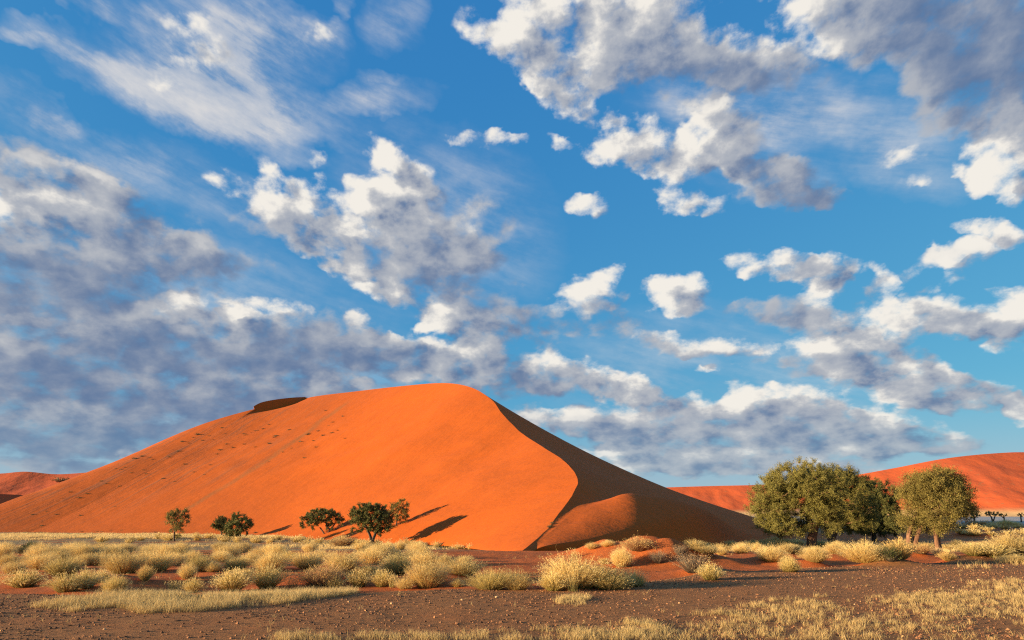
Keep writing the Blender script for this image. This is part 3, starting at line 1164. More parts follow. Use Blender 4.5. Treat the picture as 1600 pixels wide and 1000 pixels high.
def tuft_px(px, py, wpx, hpx, kind, label, group=None, cat=None):
    x_, y_, _ = ground_hit(px, py)
    k = y_ / F
    y2 = y_ + .25 * wpx * k
    return tuft_at((x_ * y2 / y_, y2, float(ground_z(x_ * y2 / y_, y2)) - .03), wpx * k, hpx * k * 1.08, kind, label, group, cat=cat)
# ------------------------------------------------------------------ single plants one can point at: pixel of the foot, width and height in pixels
T = [
    (36, 919, 50, 30, 'seed', 'round seedy tussock at the far left edge, above the dark gravel'),
    (102, 926, 46, 32, 'seed', 'pale bushy tussock with golden seed heads above the left straw strip'),
    (132, 921, 40, 32, 'seed', 'half shaded seedy tussock close beside the golden seeded one at left'),
    (157, 912, 30, 22, 'seed', 'low seedy tussock behind the round green clump on the left'),
    (178, 927, 34, 30, 'green_fluffy', 'round greenish clump standing just above the left straw strip'),
    (226, 908, 24, 26, 'gold', 'small rusty gold tussock on bare red sand at left'),
    (292, 905, 22, 26, 'fluffy', 'small pale ball of grass on bare red sand, right of the rusty gold one'),
    (300, 927, 27, 26, 'seed', 'small cream seedy tussock leaning over the straw strip'),
    (272, 922, 24, 15, 'stalks', 'few loose seed stalks between two small tussocks above the straw strip'),
    (362, 925, 54, 38, 'seed', 'big golden seedy tussock at the back edge of the straw strip'),
    (416, 920, 48, 40, 'seed', 'cream seedy tussock with a dark shaded foot right of the big golden one'),
    (456, 917, 20, 14, 'stalks', 'small loose bunch of seed stalks behind the straw strip, left of the rusty bush'),
    (503, 917, 70, 36, 'red', 'wide rusty red bush of dry grass among the pale tussocks'),
    (522, 918, 26, 17, 'seed', 'low white seeded tussock in front of the rusty red bush'),
    (560, 918, 32, 30, 'seed', 'cream seedy tussock right of the rusty red bush'),
    (596, 918, 32, 30, 'seed', 'cream seedy tussock at the gravel edge, with a thin tuft at its right'),
    (613, 919, 14, 20, 'stalks', 'thin upright tuft of seed stalks squeezed beside a cream tussock'),
    (632, 921, 24, 19, 'fluffy', 'low grey pale tussock at the foot of the tall plumed one'),
    (668, 920, 56, 46, 'fluffy', 'tall plumed tussock at the gravel edge in the middle left'),
    (715, 918, 18, 16, 'seed', 'tiny round seedy tussock alone on red sand by the gravel'),
    (722, 900, 56, 28, 'fluffy', 'broad feathery tussock behind the tiny round one'),
    (768, 922, 58, 34, 'green_fluffy', 'left half of the broad feathery tussock pair lying along the gravel edge'),
    (806, 922, 44, 32, 'fluffy', 'right half of the broad feathery pair, with upright white plumes'),
    (900, 921, 88, 54, 'fluffy', 'biggest feathery tussock, in the middle at the gravel edge'),
    (866, 924, 46, 32, 'seed', 'round seedy tussock in front of the biggest feathery one'),
    (895, 925, 20, 27, 'stalks', 'white seed stalks in front of the biggest feathery tussock'),
    (950, 922, 62, 38, 'green_fluffy', 'long feathery tussock with a green foot, right of the biggest one'),
    (990, 917, 34, 28, 'green_fluffy', 'small dark footed tussock at the right end of the feathery row by the gravel'),
    (944, 882, 16, 11, 'gold', 'small golden tuft on the lit side of the red sand mound'),
    (972, 887, 32, 32, 'fluffy', 'feathery tussock at the left foot of the bush crowning the red mound'),
    (998, 866, 46, 24, 'red', 'orange gold bush crowning the red sand mound in the middle'),
    (1030, 882, 24, 20, 'twig', 'sparse grey twiggy plant on the shaded side of the red mound'),
    (1064, 872, 20, 18, 'twig', 'thin grey green plant on the back slope of the red mound'),
    (1083, 897, 46, 30, 'twig', 'dark brown twiggy bush behind the round pale ball of grass'),
    (1110, 907, 37, 29, 'seed', 'round pale ball of grass alone by the gravel edge, right of the red mound'),
    (925, 860, 17, 11, 'fluffy', 'small pale tuft at the toe of the shaded dune side'),
    (950, 855, 22, 11, 'fluffy', 'low pair of pale tufts before the shaded dune side, left of the mound top'),
    (898, 870, 10, 10, 'stalks', 'tiny thin tuft at the toe of the dune crest'),
    (1235, 894, 30, 26, 'green_fluffy', 'single egg shaped tussock in front of the two big trees'),
    (1207, 879, 46, 25, 'fluffy', 'broad tussock with a red sand foot, left of the big trees'),
    (1275, 880, 34, 26, 'fluffy', 'tussock on a little red mound below the thick trunk of the left tree'),
    (1308, 866, 36, 20, 'fluffy', 'tussock right in front of the second thick trunk'),
    (1352, 881, 66, 34, 'fluffy', 'large golden tussock on red sand between the big trees and the gravel'),
    (1392, 880, 26, 24, 'shrub', 'dark green bush at the shaded right end of the large golden tussock'),
    (1407, 874, 46, 34, 'gold', 'tall golden tussock right of the dark green bush, on a red mound'),
    (1440, 868, 28, 18, 'red', 'reddish gold tussock below the leaning stems of the right tree'),
    (1462, 866, 18, 11, 'twig', 'grey twiggy tuft at the foot of the right tree'),
    (1482, 877, 26, 16, 'gold', 'lone greenish gold tuft right of the right tree'),
    (1522, 871, 40, 22, 'seed', 'seedy tussock left of a bare red mound near the right edge'),
    (1553, 873, 48, 25, 'seed', 'wide seedy tussock near the right edge, in front of the large soft one'),
    (1584, 868, 54, 34, 'fluffy', 'large soft tussock at the right edge of the picture'),
    (1592, 880, 46, 14, 'fluffy', 'low pale grass clump at the right edge, touching the gravel'),
    (1530, 824, 34, 12, 'red', 'orange tinted tussock crowning the far red mound at right'),
    (1576, 822, 34, 10, 'fluffy', 'pale tussock on the far red mound at the right edge'),
    (46, 864, 20, 18, 'shrub', 'upright dark green shrub at left among the far tussocks'),
    (34, 866, 22, 12, 'shrub', 'low dark green shrub at left, beside the upright one'),
    (535, 856, 30, 20, 'red', 'rust brown grass clump behind the pale tussocks, below the flat topped tree'),
]
for (px, py, wd, ht, kind, lab) in T:
    tuft_px(px, py, wd * .94, ht * .92, kind, lab)

# ------------------------------------------------------------------ the mass of tussocks between the gravel and the dune
prng2 = random.Random(5)
MID = [(21, 897, 32, 24), (12, 884, 34, 22), (62, 891, 42, 30), (97, 902, 52, 36), (130, 884, 36, 24), (192, 897, 58, 40), (160, 884, 40, 24),
       (245, 893, 44, 36), (270, 884, 36, 24), (310, 893, 42, 30), (332, 894, 28, 20), (368, 891, 38, 26), (390, 884, 34, 24), (422, 893, 54, 34),
       (480, 889, 48, 32), (535, 896, 50, 38), (452, 878, 32, 20), (505, 878, 36, 22), (580, 883, 48, 30), (618, 897, 52, 36), (640, 882, 40, 26),
       (662, 884, 46, 26), (695, 884, 30, 20), (560, 876, 32, 18), (612, 872, 32, 18), (345, 878, 34, 20), (225, 880, 36, 22), (300, 878, 34, 20),
       (85, 880, 34, 22), (45, 884, 32, 20), (725, 880, 24, 14), (575, 900, 36, 22), (380, 902, 28, 16)]
GRP = 'pale tussocks massed between the gravel and the dune'
for (px, py, wd, ht) in MID:
    tuft_px(px, py, wd * .85, ht * .84, prng2.choice(['fluffy', 'fluffy', 'fluffy', 'green_fluffy']), 'large feathery straw tussock in the crowded mass left of the middle', GRP)
for k in range(62):
    px = prng2.uniform(-20, 700)
    py = prng2.uniform(859, 876)
    if prng2.random() > .55 + .45 * math.sin(px * .021 + py * .3) ** 2:
        continue
    s_ = .45 + .55 * (py - 855) / 22
    tuft_px(px, py, prng2.uniform(26, 40) * s_, prng2.uniform(18, 27) * s_, 'fluffy', 'mid sized pale tussock in the belt behind the large feathery ones', 'belt of mid sized tussocks')
# the fringe of small tussocks along the dune foot
for k in range(62):
    px = prng2.uniform(150, 735)
    base = np.interp(px, [150, 300, 400, 600, 700, 760], [846, 845, 846, 851, 856, 860])
    py = base + prng2.uniform(-3.5, 3.5)
    tuft_px(px, py, prng2.uniform(11, 19), prng2.uniform(7, 11), 'small', 'little round tussock in the fringe along the dune foot', 'fringe of little tussocks at the dune foot')
# right of the dune and round the big trees
for k in range(34):
    px = prng2.uniform(1085, 1250)
    py = prng2.uniform(856, 869) - (px - 1085) * .02
    tuft_px(px, py, prng2.uniform(16, 30), prng2.uniform(9, 15), 'fluffy', 'pale tussock in the row from the dune end to the big trees', 'row of tussocks between the dune end and the big trees')
for k in range(30):
    px = prng2.uniform(1240, 1620)
    py = prng2.uniform(852, 866)
    if 1330 < px < 1400 and py < 860:
        continue
    tuft_px(px, py, prng2.uniform(16, 28), prng2.uniform(8, 13), 'fluffy', 'pale tussock in the scattered row under and beside the big trees', 'tussocks under and beside the big trees')
for k in range(22):
    px = prng2.uniform(1500, 1620)
    py = prng2.uniform(824, 838)
    tuft_px(px, py, prng2.uniform(12, 22), prng2.uniform(6, 10), 'small', 'small tussock on the far mounds beyond the right tree', 'tussocks on the far mounds at right')

# ------------------------------------------------------------------ shrubs on the dune itself
Pf = front.reshape(-1, 3)
dd = Pf - np.array([0, 0, EYE])
den = dd[:, 1] * cp + dd[:, 2] * sp_
fpx = CX + F * dd[:, 0] / den
fpy = CY - F * (-dd[:, 1] * sp_ + dd[:, 2] * cp) / den


def dune_pt(px, py):
    i = np.argmin((fpx - px) ** 2 + (fpy - py) ** 2)
    return Pf[i]


c1 = [(1085, 340), (965, 375), (890, 410), (660, 490), (590, 540), (425, 665), (385, 687), (565, 727), (393, 770), (945, 553), (1320, 415),
      (1345, 383), (1510, 372), (1545, 435), (1530, 400), (1485, 487), (1285, 345), (1315, 325), (1105, 418), (1135, 437), (1165, 385),
      (1250, 433), (1190, 420), (1000, 565), (1020, 378), (1225, 360), (855, 600), (520, 617), (795, 585), (580, 625), (735, 487), (625, 510),
      (1040, 395), (940, 385), (990, 400), (1070, 450), (870, 455), (830, 480), (705, 540), (640, 560), (490, 600), (1245, 355), (1205, 375),
      (1030, 520), (1060, 470), (900, 520), (340, 650), (280, 700), (230, 745), (160, 760), (690, 480), (610, 535)]
c2 = [(397, 263), (370, 325), (277, 403), (265, 375), (240, 347), (300, 352), (318, 235), (405, 363), (85, 357), (65, 387), (150, 325), (218, 455),
      (285, 330), (330, 310), (350, 290), (200, 385), (160, 410), (120, 430), (60, 470), (30, 320), (10, 330), (345, 335)]
cf = [(540, 838), (595, 843), (475, 850), (445, 853), (760, 850), (500, 848), (710, 850), (1250, 855), (1020, 858), (905, 853), (120, 850), (200, 848), (330, 850), (400, 846)]
pts = [(a / 3.125, 560 + b_ / 3.125) for a, b_ in c1 + cf] + [(400 + a / 2.909, 560 + b_ / 2.909) for a, b_ in c2]
for k in range(10):
    # strewn along the run-off streaks of the left flank
    px = prng2.uniform(60, 420)
    py = np.interp(px, [60, 200, 395], [785, 713, 645]) + abs(prng2.gauss(0, 34)) + 3
    if py < 826:
        pts.append((px, py))
big = {(1085, 340), (965, 375), (890, 410), (1545, 435), (540, 838), (595, 843), (760, 850)}
for i, (px, py) in enumerate(pts):
    p = dune_pt(px, py)
    w_ = p[1] / F * prng2.uniform(2.6, 5.6) * (1.35 if i < 12 or i > 66 and i < 72 else 1.0)
    tuft_at((p[0], p[1], p[2] - .15), w_, w_ * prng2.uniform(.40, .6), 'duneshrub', 'small dark shrub dotted on the left flank of the great dune', 'shrubs dotted on the great dune')
# three dark spots low on the crest
for px, py in [(862, 824), (866, 819), (863, 828)]:
    p = dune_pt(px, py)
    tuft_at((p[0], p[1], p[2] - .05), .45, .3, 'duneshrub', 'tiny dark tuft low on the sharp crest of the dune', 'tufts low on the dune crest')
p = at_depth(95, 752, 880)
tuft_at((p[0], p[1], p[2] - 1.5), 17, 7.5, 'duneshrub', 'dark bush on the low hill at the far left', cat='shrub')

# ------------------------------------------------------------------ grass nobody could count
qrng = np.random.default_rng(23)


def in_poly(x, y, poly):
    inside = np.zeros(len(x), bool)
    n = len(poly)
    for i in range(n):
        x1, y1 = poly[i]
        x2, y2 = poly[(i + 1) % n]
        c = ((y1 > y) != (y2 > y)) & (x < (x2 - x1) * (y - y1) / (y2 - y1 + 1e-12) + x1)
        inside ^= c
    return inside


def strew(poly_px, n, z0=0.0, dens=None):
    """random points on the ground inside a patch outlined in photo pixels"""
    poly = [flat_xy(px, py, z0) for px, py in poly_px]
    P = np.array(poly)
    x = qrng.uniform(P[:, 0].min(), P[:, 0].max(), n)
    y = qrng.uniform(P[:, 1].min(), P[:, 1].max(), n)
    k = in_poly(x, y, poly)
    x, y = x[k], y[k]
    if dens is not None:
        k = qrng.uniform(0, 1, len(x)) < dens(x, y)
        x, y = x[k], y[k]
    return x, y


def grass_field(x, y, per, height, width, lean, spread, rs=qrng):
    """clumps of short blades: two triangles each"""
    n = len(x)
    z = ground_z(x, y) - .01
    sc = rs.uniform(.45, 1.35, n)
    cx = np.repeat(x, per) + rs.normal(0, spread, n * per)
    cy = np.repeat(y, per) + rs.normal(0, spread, n * per)
    cz = np.repeat(z, per)
    s = np.repeat(sc, per)
    m = n * per
    h = height * s * rs.uniform(.5, 1.2, m)
    lx, ly = rs.normal(0, lean, m) * h, rs.normal(0, lean, m) * h
    a = rs.uniform(0, math.pi, m)
    w_ = width * rs.uniform(.7, 1.4, m)
    dx, dy = np.cos(a) * w_ * .5, np.sin(a) * w_ * .5
    b0 = np.stack([cx, cy, cz], -1)
    md = np.stack([cx + lx * .35, cy + ly * .35, cz + h * .55], -1)
    tp = np.stack([cx + lx, cy + ly, cz + h], -1)
    sd_ = np.stack([dx, dy, np.zeros(m)], -1)
    v = np.stack([b0 - sd_, b0 + sd_, md + sd_ * .8, md - sd_ * .8, tp], 1).reshape(-1, 3)
    f = (np.arange(m) * 5)[:, None, None] + np.array([[0, 1, 2], [0, 2, 3], [3, 2, 4]])[None]
    al = np.tile(np.array([0, 0, .55, .55, 1.0]), m)
    return v, f.reshape(-1, 3), al


def field_obj(name, parts, mat):
    vs_, fs, al, o = [], [], [], 0
    for v, f, a in parts:
        vs_.append(v)
        fs.append(f + o)
        al.append(a)
        o += len(v)
    me = mesh_np(name, np.vstack(vs_), np.vstack(fs))
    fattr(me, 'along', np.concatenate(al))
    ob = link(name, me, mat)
    tag(ob, kind='stuff')
    return ob


patchy = lambda lo, hi, sc, seed: (lambda x, y: smooth(lo, hi, fbm(x * sc, y * sc, 4, seed)))
fields = []
# straw strip along the left gravel edge
STRIP1 = [(40, 948), (90, 940), (170, 930), (240, 925), (300, 927), (400, 924), (520, 919), (560, 921), (545, 931), (420, 947), (300, 958), (215, 958), (180, 950), (110, 957)]
x_, y_ = strew(STRIP1, 5200, dens=patchy(-.55, .1, 1.3, 2))
fields.append(grass_field(x_, y_, 14, .23, .0065, .40, .08))
# near grass, bottom right
NEAR1 = [(930, 1003), (985, 978), (1020, 964), (1150, 955), (1250, 944), (1330, 934), (1420, 930), (1500, 914), (1620, 902), (1700, 1003)]
x_, y_ = strew(NEAR1, 9000, dens=patchy(-.42, .22, .8, 6))
fields.append(grass_field(x_, y_, 14, .155, .0046, .5, .05))
NEAR2 = [(380, 1004), (430, 992), (520, 996), (640, 991), (700, 996), (800, 986), (930, 982), (1000, 970), (1100, 1004)]
x_, y_ = strew(NEAR2, 2600, dens=patchy(-.35, .2, 1.1, 9))
fields.append(grass_field(x_, y_, 14, .16, .0046, .45, .05))
NEAR3 = [(860, 948), (870, 936), (905, 930), (925, 932), (918, 944), (890, 950)]
x_, y_ = strew(NEAR3, 900, dens=patchy(-.5, .2, 1.3, 11))
fields.append(grass_field(x_, y_, 7, .14, .006, .4, .03))
NEAR4 = [(1150, 950), (1200, 938), (1290, 931), (1300, 938), (1200, 952)]
x_, y_ = strew(NEAR4, 700, dens=patchy(-.3, .3, 1.0, 12))
fields.append(grass_field(x_, y_, 7, .13, .006, .4, .03))
NEAR5 = [(1480, 889), (1560, 876), (1620, 872), (1620, 884), (1540, 890)]
x_, y_ = strew(NEAR5, 1500, dens=patchy(-.4, .2, .5, 13))
fields.append(grass_field(x_, y_, 9, .28, .010, .35, .06))
# stray blades over the whole gravel and the sand
x_, y_ = strew([(-60, 1004), (-60, 930), (560, 926), (1000, 910), (1640, 872), (1700, 1004)], 2600, dens=patchy(-.1, .6, .7, 15))
fields.append(grass_field(x_, y_, 6, .13, .006, .5, .03))
x_, y_ = strew([(-60, 924), (-60, 880), (760, 880), (800, 918), (560, 920)], 2600, -.2, dens=patchy(-.1, .6, .5, 16))
fields.append(grass_field(x_, y_, 7, .22, .009, .45, .06))
x_, y_ = strew([(760, 905), (800, 862), (1000, 856), (1620, 850), (1620, 872), (1130, 892), (950, 910)], 2600, -.6, dens=patchy(.0, .7, .3, 17))
fields.append(grass_field(x_, y_, 7, .20, .010, .45, .06))
field_obj('dry_grass', fields, m_shortgrass)
# the yellow plain at the dune foot, far off
fields = []
x_, y_ = strew([(-80, 836.0), (250, 836.5), (480, 840), (640, 848), (735, 857), (700, 862), (300, 858), (-80, 856)], 26000, -2.1, dens=patchy(-.30, .30, .05, 18))
fields.append(grass_field(x_, y_, 8, .38, .035, .5, .22))
x_, y_ = strew([(-120, 833.3), (250, 835), (420, 838), (480, 842), (250, 842), (-120, 841)], 16000, -2.2, dens=patchy(-.5, .1, .03, 19))
fields.append(grass_field(x_, y_, 8, .42, .045, .5, .3))
x_, y_ = strew([(1080, 872), (1090, 858), (1240, 850), (1620, 846), (1620, 868), (1240, 868)], 7000, -.9, dens=patchy(-.3, .35, .12, 20))
fields.append(grass_field(x_, y_, 8, .30, .022, .45, .12))
field_obj('far_dry_grass', fields, m_shortgrass)

# ------------------------------------------------------------------ gravel
m_stone, b, bs, _ = new_mat('gravel_stones')
isl = b.n('ShaderNodeNewGeometry').outputs['Random Per Island']
cr_ = b.mix(isl, (.05, .029, .020, 1), (.34, .155, .072, 1))
cr_ = b.mix(b.maprange(isl, .965, .985), cr_, (.46, .235, .10, 1))
b.put(bs.inputs['Base Color'], cr_)

OCT = np.array([[1, 0, 0], [-1, 0, 0], [0, 1, 0], [0, -1, 0], [0, 0, 1], [0, 0, -1]], float)
OF = np.array([[0, 2, 4], [2, 1, 4], [1, 3, 4], [3, 0, 4], [2, 0, 5], [1, 2, 5], [3, 1, 5], [0, 3, 5]])


def stones(x, y, smin, smax, rs=qrng):
    n = len(x)
    s = smin * (smax / smin) ** (rs.uniform(0, 1, n) ** 2.2)
    v = OCT[None] * rs.uniform(.55, 1.25, (n, 6, 1)) + rs.normal(0, .14, (n, 6, 3))
    a = rs.uniform(0, 6.28, n)
    c, s_ = np.cos(a)[:, None], np.sin(a)[:, None]
    vx, vy = v[:, :, 0] * c - v[:, :, 1] * s_, v[:, :, 0] * s_ + v[:, :, 1] * c
    v = np.stack([vx * rs.uniform(.7, 1.3, (n, 1)), vy, v[:, :, 2] * .75], -1) * s[:, None, None]
    v += np.stack([x, y, ground_z(x, y) + s * .12], -1)[:, None, :]
    f = (np.arange(n) * 6)[:, None, None] + OF[None]
    return v.reshape(-1, 3), f.reshape(-1, 3)


GRAV = [(-80, 1006), (-80, 925), (200, 930), (560, 924), (850, 918), (950, 912), (1000, 908), (1130, 894), (1300, 885), (1450, 880), (1640, 868), (1740, 1006)]
gx1, gy1 = strew(GRAV, 170000, dens=lambda x, y: .25 + .75 * smooth(-.25, .4, fbm(x * .45, y * .45, 4, 27)))
gx2, gy2 = strew([(-60, 935), (60, 945), (300, 962), (550, 930), (700, 921), (860, 920), (1130, 896), (1150, 906), (880, 940), (600, 955), (300, 980), (-60, 970)], 9000,
                 dens=patchy(-.1, .5, .6, 28))
sv, sf = stones(np.concatenate([gx1, gx2]), np.concatenate([gy1, gy2]), .010, .052)
me = mesh_np('gravel', sv, sf)
gravel = link('gravel', me, m_stone)
tag(gravel, kind='stuff')

m_pale, b, bs, _ = new_mat('pale_stone')
geo = b.n('ShaderNodeNewGeometry').outputs['Position']
b.put(bs.inputs['Base Color'], b.mix(b.noise(geo, 30, 4, .6), (.48, .25, .11, 1), (.60, .40, .22, 1)))
for (px, py, sz) in [(776, 934, 5), (722, 938, 4), (612, 944, 4.5), (545, 941, 3.5), (973, 981, 4), (1490, 919, 3.5), (1530, 907, 4), (1062, 943, 3.5), (1336, 945, 3), (163, 984, 4)]:
    x_, y_, z_ = ground_hit(px, py)
    s_ = sz * y_ / F * .5
    bm = __import__('bmesh').new()
    __import__('bmesh').ops.create_icosphere(bm, subdivisions=2, radius=1)
    for v_ in bm.verts:
        v_.co *= 1 + .22 * float(vnoise(v_.co.x * 1.7 + px, v_.co.y * 1.7 + v_.co.z * 2.3, 3))
        v_.co = Vector((v_.co.x * s_ * 1.15, v_.co.y * s_, v_.co.z * s_ * .75))
    me = bpy.data.meshes.new('stone')
    bm.to_mesh(me)
    bm.free()
    o = link('stone', me, m_pale)
    o.location = (x_, y_, z_ + s_ * .3)
    o.rotation_euler = (0, 0, px)
    tag(o, 'small pale orange stone lying loose on the dark gravel', 'stone', 'pale stones on the gravel')
# ------------------------------------------------------------------ trees
def tubes(segs):
    """tapered branch pieces (p0, p1, r0, r1) in one mesh"""
    n = len(segs)
    k = 6
    P0 = np.array([s[0] for s in segs])
    P1 = np.array([s[1] for s in segs])
    R0 = np.array([s[2] for s in segs])
    R1 = np.array([s[3] for s in segs])
    D = P1 - P0
    D /= np.linalg.norm(D, axis=1, keepdims=True) + 1e-9
    ref = np.where(np.abs(D[:, 2:3]) > .9, np.array([[1.0, 0, 0]]), np.array([[0, 0, 1.0]]))
    U = np.cross(D, ref)
    U /= np.linalg.norm(U, axis=1, keepdims=True)
    W = np.cross(D, U)
    a = np.linspace(0, 2 * math.pi, k, endpoint=False)
    ring = U[:, None, :] * np.cos(a)[None, :, None] + W[:, None, :] * np.sin(a)[None, :, None]
    A = P0[:, None, :] - D[:, None, :] * R0[:, None, None] * .3 + ring * R0[:, None, None]
    B = P1[:, None, :] + D[:, None, :] * R1[:, None, None] * .3 + ring * R1[:, None, None]
    v = np.concatenate([A, B], 1).reshape(-1, 3)
    i = np.arange(k)
    f = np.stack([i, (i + 1) % k, (i + 1) % k + k, i + k], -1)
    f = (np.arange(n) * 2 * k)[:, None, None] + f[None]
    return v, f.reshape(-1, 4)


def stem_mesh(lines, k=10):
    """lofted trunks: each a list of (point, radius), with buttressed, uneven section"""
    vs_, fs, o = [], [], 0
    for ln in lines:
        pts = spline([p for p, r in ln], 14)
        rad = np.interp(np.linspace(0, 1, 14), np.linspace(0, 1, len(ln)), [r for p, r in ln])
        a = np.linspace(0, 2 * math.pi, k, endpoint=False)
        ph = random.uniform(0, 6)
        for i in range(14):
            fl = 1 + .16 * np.sin(3 * a + ph + i * .15) + .08 * np.sin(5 * a - ph)
            if i < 3:
                fl = fl * (1 + .22 * (3 - i) / 3 * (1 + np.sin(4 * a + ph)))
            rr = rad[i] * fl
            vs_.append(np.stack([pts[i, 0] + rr * np.cos(a), pts[i, 1] + rr * np.sin(a), np.full(k, pts[i, 2])], -1))
        ix = np.arange(14 * k).reshape(14, k) + o
        q_ = np.stack([ix[:-1], np.roll(ix, -1, 1)[:-1], np.roll(ix, -1, 1)[1:], ix[1:]], -1).reshape(-1, 4)
        fs.append(q_)
        o += 14 * k
    return np.vstack(vs_), np.vstack(fs)


def make_tree(label, base_px, stems, crowns, nclump, leaf, mat, bark, r_trunk, seed, group=None, depth=None, dens=1.0, spray=.55, name='acacia_tree', shell=.5, zmin=.3, gaps=-.62):
    """stems: lists of photo pixels from foot to fork; crowns: ellipses in photo pixels (cx, cy, rx, ry)"""
    rs = np.random.default_rng(seed)
    if depth is None:
        bx, Y, bz = ground_hit(*base_px)
    else:
        p = at_depth(base_px[0], base_px[1], depth)
        bx, Y = p[0], depth
        bz = float(ground_z(bx, Y))
    k = Y / F
    base = np.array([bx, Y, bz - .1])

    def loc(px, py, dy=0.0):
        p = at_depth(px, py, Y)
        return p + np.array([0, dy, 0]) - base
    # clump centres through the crown, thicker near its surface
    cs, ct, outs = [], [], []
    vol = np.array([c[2] * c[3] * c[2] for c in crowns], float) ** .75
    for (cx_, cy_, rx, ry), w_ in zip(crowns, vol / vol.sum()):
        c0 = loc(cx_, cy_, rs.normal(0, .12) * rx * k)
        n = max(6, int(nclump * w_))
        d = rs.normal(0, 1, (n, 3))
        d /= np.linalg.norm(d, axis=1, keepdims=True)
        lump = 1 + .30 * vnoise(d[:, 0] * 2.3 + seed, d[:, 2] * 2.3 + d[:, 1] * 1.7, seed) + rs.normal(0, .05, n)
        r_ = rs.uniform(shell ** 3, 1, n) ** (1 / 3) * lump
        p = c0 + d * r_[:, None] * np.array([rx * k, rx * k * .85, ry * k])
        cs.append(p)
        outs.append(d)
        ct.append(np.repeat(c0[None], n, 0))
    C_, O_ = np.vstack(cs), np.vstack(outs)
    g_ = 1 / (11 * k)
    holes = vnoise(C_[:, 0] * g_ + seed, C_[:, 2] * g_ * 1.3 + C_[:, 1] * g_ * .6, seed + 3)
    keep = (C_[:, 2] > zmin) & (holes > gaps)
    C_, O_ = C_[keep], O_[keep]
    # stems
    lines, nodes, par = [], [], []
    for st in stems:
        ln = []
        for j, s in enumerate(st):
            p = loc(s[0], s[1], s[2] if len(s) > 2 else 0)
            if j == 0:
                p = loc(s[0], s[1])
                p[2] = min(p[2], 0) - .05
            ln.append((p, r_trunk * (1.1 - .4 * j / (len(st) - 1)) * (s[3] if len(s) > 3 else 1.0)))
        lines.append(ln)
        pr = -1
        for p, r in ln[1:]:
            nodes.append(p)
            par.append(pr)
            pr = len(nodes) - 1
    ntr = len(nodes)
    tops = [n_ for n_ in range(ntr)]
    # branches grow to the clumps, nearest first
    top = np.mean([ln[-1][0] for ln in lines], 0)
    order = np.argsort(np.linalg.norm(C_ - top, axis=1))
    N = [np.array(n_) for n_ in nodes]
    leaf_node = []
    for i in order:
        c = C_[i]
        A = np.array(N)
        dd_ = np.linalg.norm(A - c, axis=1) + .35 * np.maximum(0, A[:, 2] - c[2])
        j = int(np.argmin(dd_))
        dist = np.linalg.norm(N[j] - c)
        ns = max(1, int(dist / max(.45, 6 * k)))
        pj = j
        for s in range(1, ns + 1):
            t = s / ns
            p = N[j] * (1 - t) + c * t + (rs.normal(0, .06, 3) * dist if s < ns else 0)
            p = p + np.array([0, 0, -.10 * dist * math.sin(t * math.pi)]) * (1 if c[2] > N[j][2] else -1)
            N.append(p)
            par.append(pj)
            pj = len(N) - 1
        leaf_node.append(pj)
    cnt = np.zeros(len(N))
    cnt[leaf_node] += 1
    for i in range(len(N) - 1, -1, -1):
        if par[i] >= 0:
            cnt[par[i]] += cnt[i]
    rad = r_trunk * .75 * (cnt / max(cnt[:ntr].max(), 1)) ** .48
    rad = np.maximum(rad, .28 * k)
    segs = [(N[par[i]], N[i], rad[par[i]] if par[i] >= ntr else min(rad[par[i]], rad[i] * 1.5), rad[i]) for i in range(ntr, len(N))]
    root = bpy.data.objects.new(name, None)
    COL.objects.link(root)
    root.location = base
    root.empty_display_size = .5
    tag(root, label, 'tree', group)
    # which stem each branch piece grows from
    own = np.zeros(len(N), int)
    q_ = 0
    for li, ln in enumerate(lines):
        own[q_:q_ + len(ln) - 1] = li
        q_ += len(ln) - 1
    for i in range(ntr, len(N)):
        own[i] = own[par[i]]
    for li, ln in enumerate(lines):
        v, f = stem_mesh([ln])
        link('trunk', mesh_np('trunk', v, f, True), bark, root)
        mine = [sg for sg, i in zip(segs, range(ntr, len(N))) if own[i] == li]
        if mine:
            v, f = tubes(mine)
            link('branches', mesh_np('branches', v, f, True), bark, root)
    # sprays of small leaves at each clump
    nl, ll, lw, csz = leaf
    nl = int(nl * dens)
    n = len(C_)
    nt = 9
    up = O_ * .8 + np.array([0, 0, .45])
    tw = rs.normal(0, .75, (n, nt, 3)) + up[:, None, :]
    tw /= np.linalg.norm(tw, axis=2, keepdims=True)
    tl = csz * rs.uniform(.5, 1.25, (n, nt))
    which = rs.integers(0, nt, (n, nl))
    t = rs.uniform(.05, 1, (n, nl)) ** .8
    ii = np.arange(n)[:, None]
    td = tw[ii, which]
    pos = C_[:, None, :] + td * (tl[ii, which] * t)[:, :, None] + rs.normal(0, csz * .13, (n, nl, 3))
    ld = td * spray + rs.normal(0, .6, (n, nl, 3))
    ld /= np.linalg.norm(ld, axis=2, keepdims=True)
    v, f = flecks(pos.reshape(-1, 3), ld.reshape(-1, 3), ll, lw, rs)
    link('crown', mesh_np('crown', v, f), mat, root)
    return root


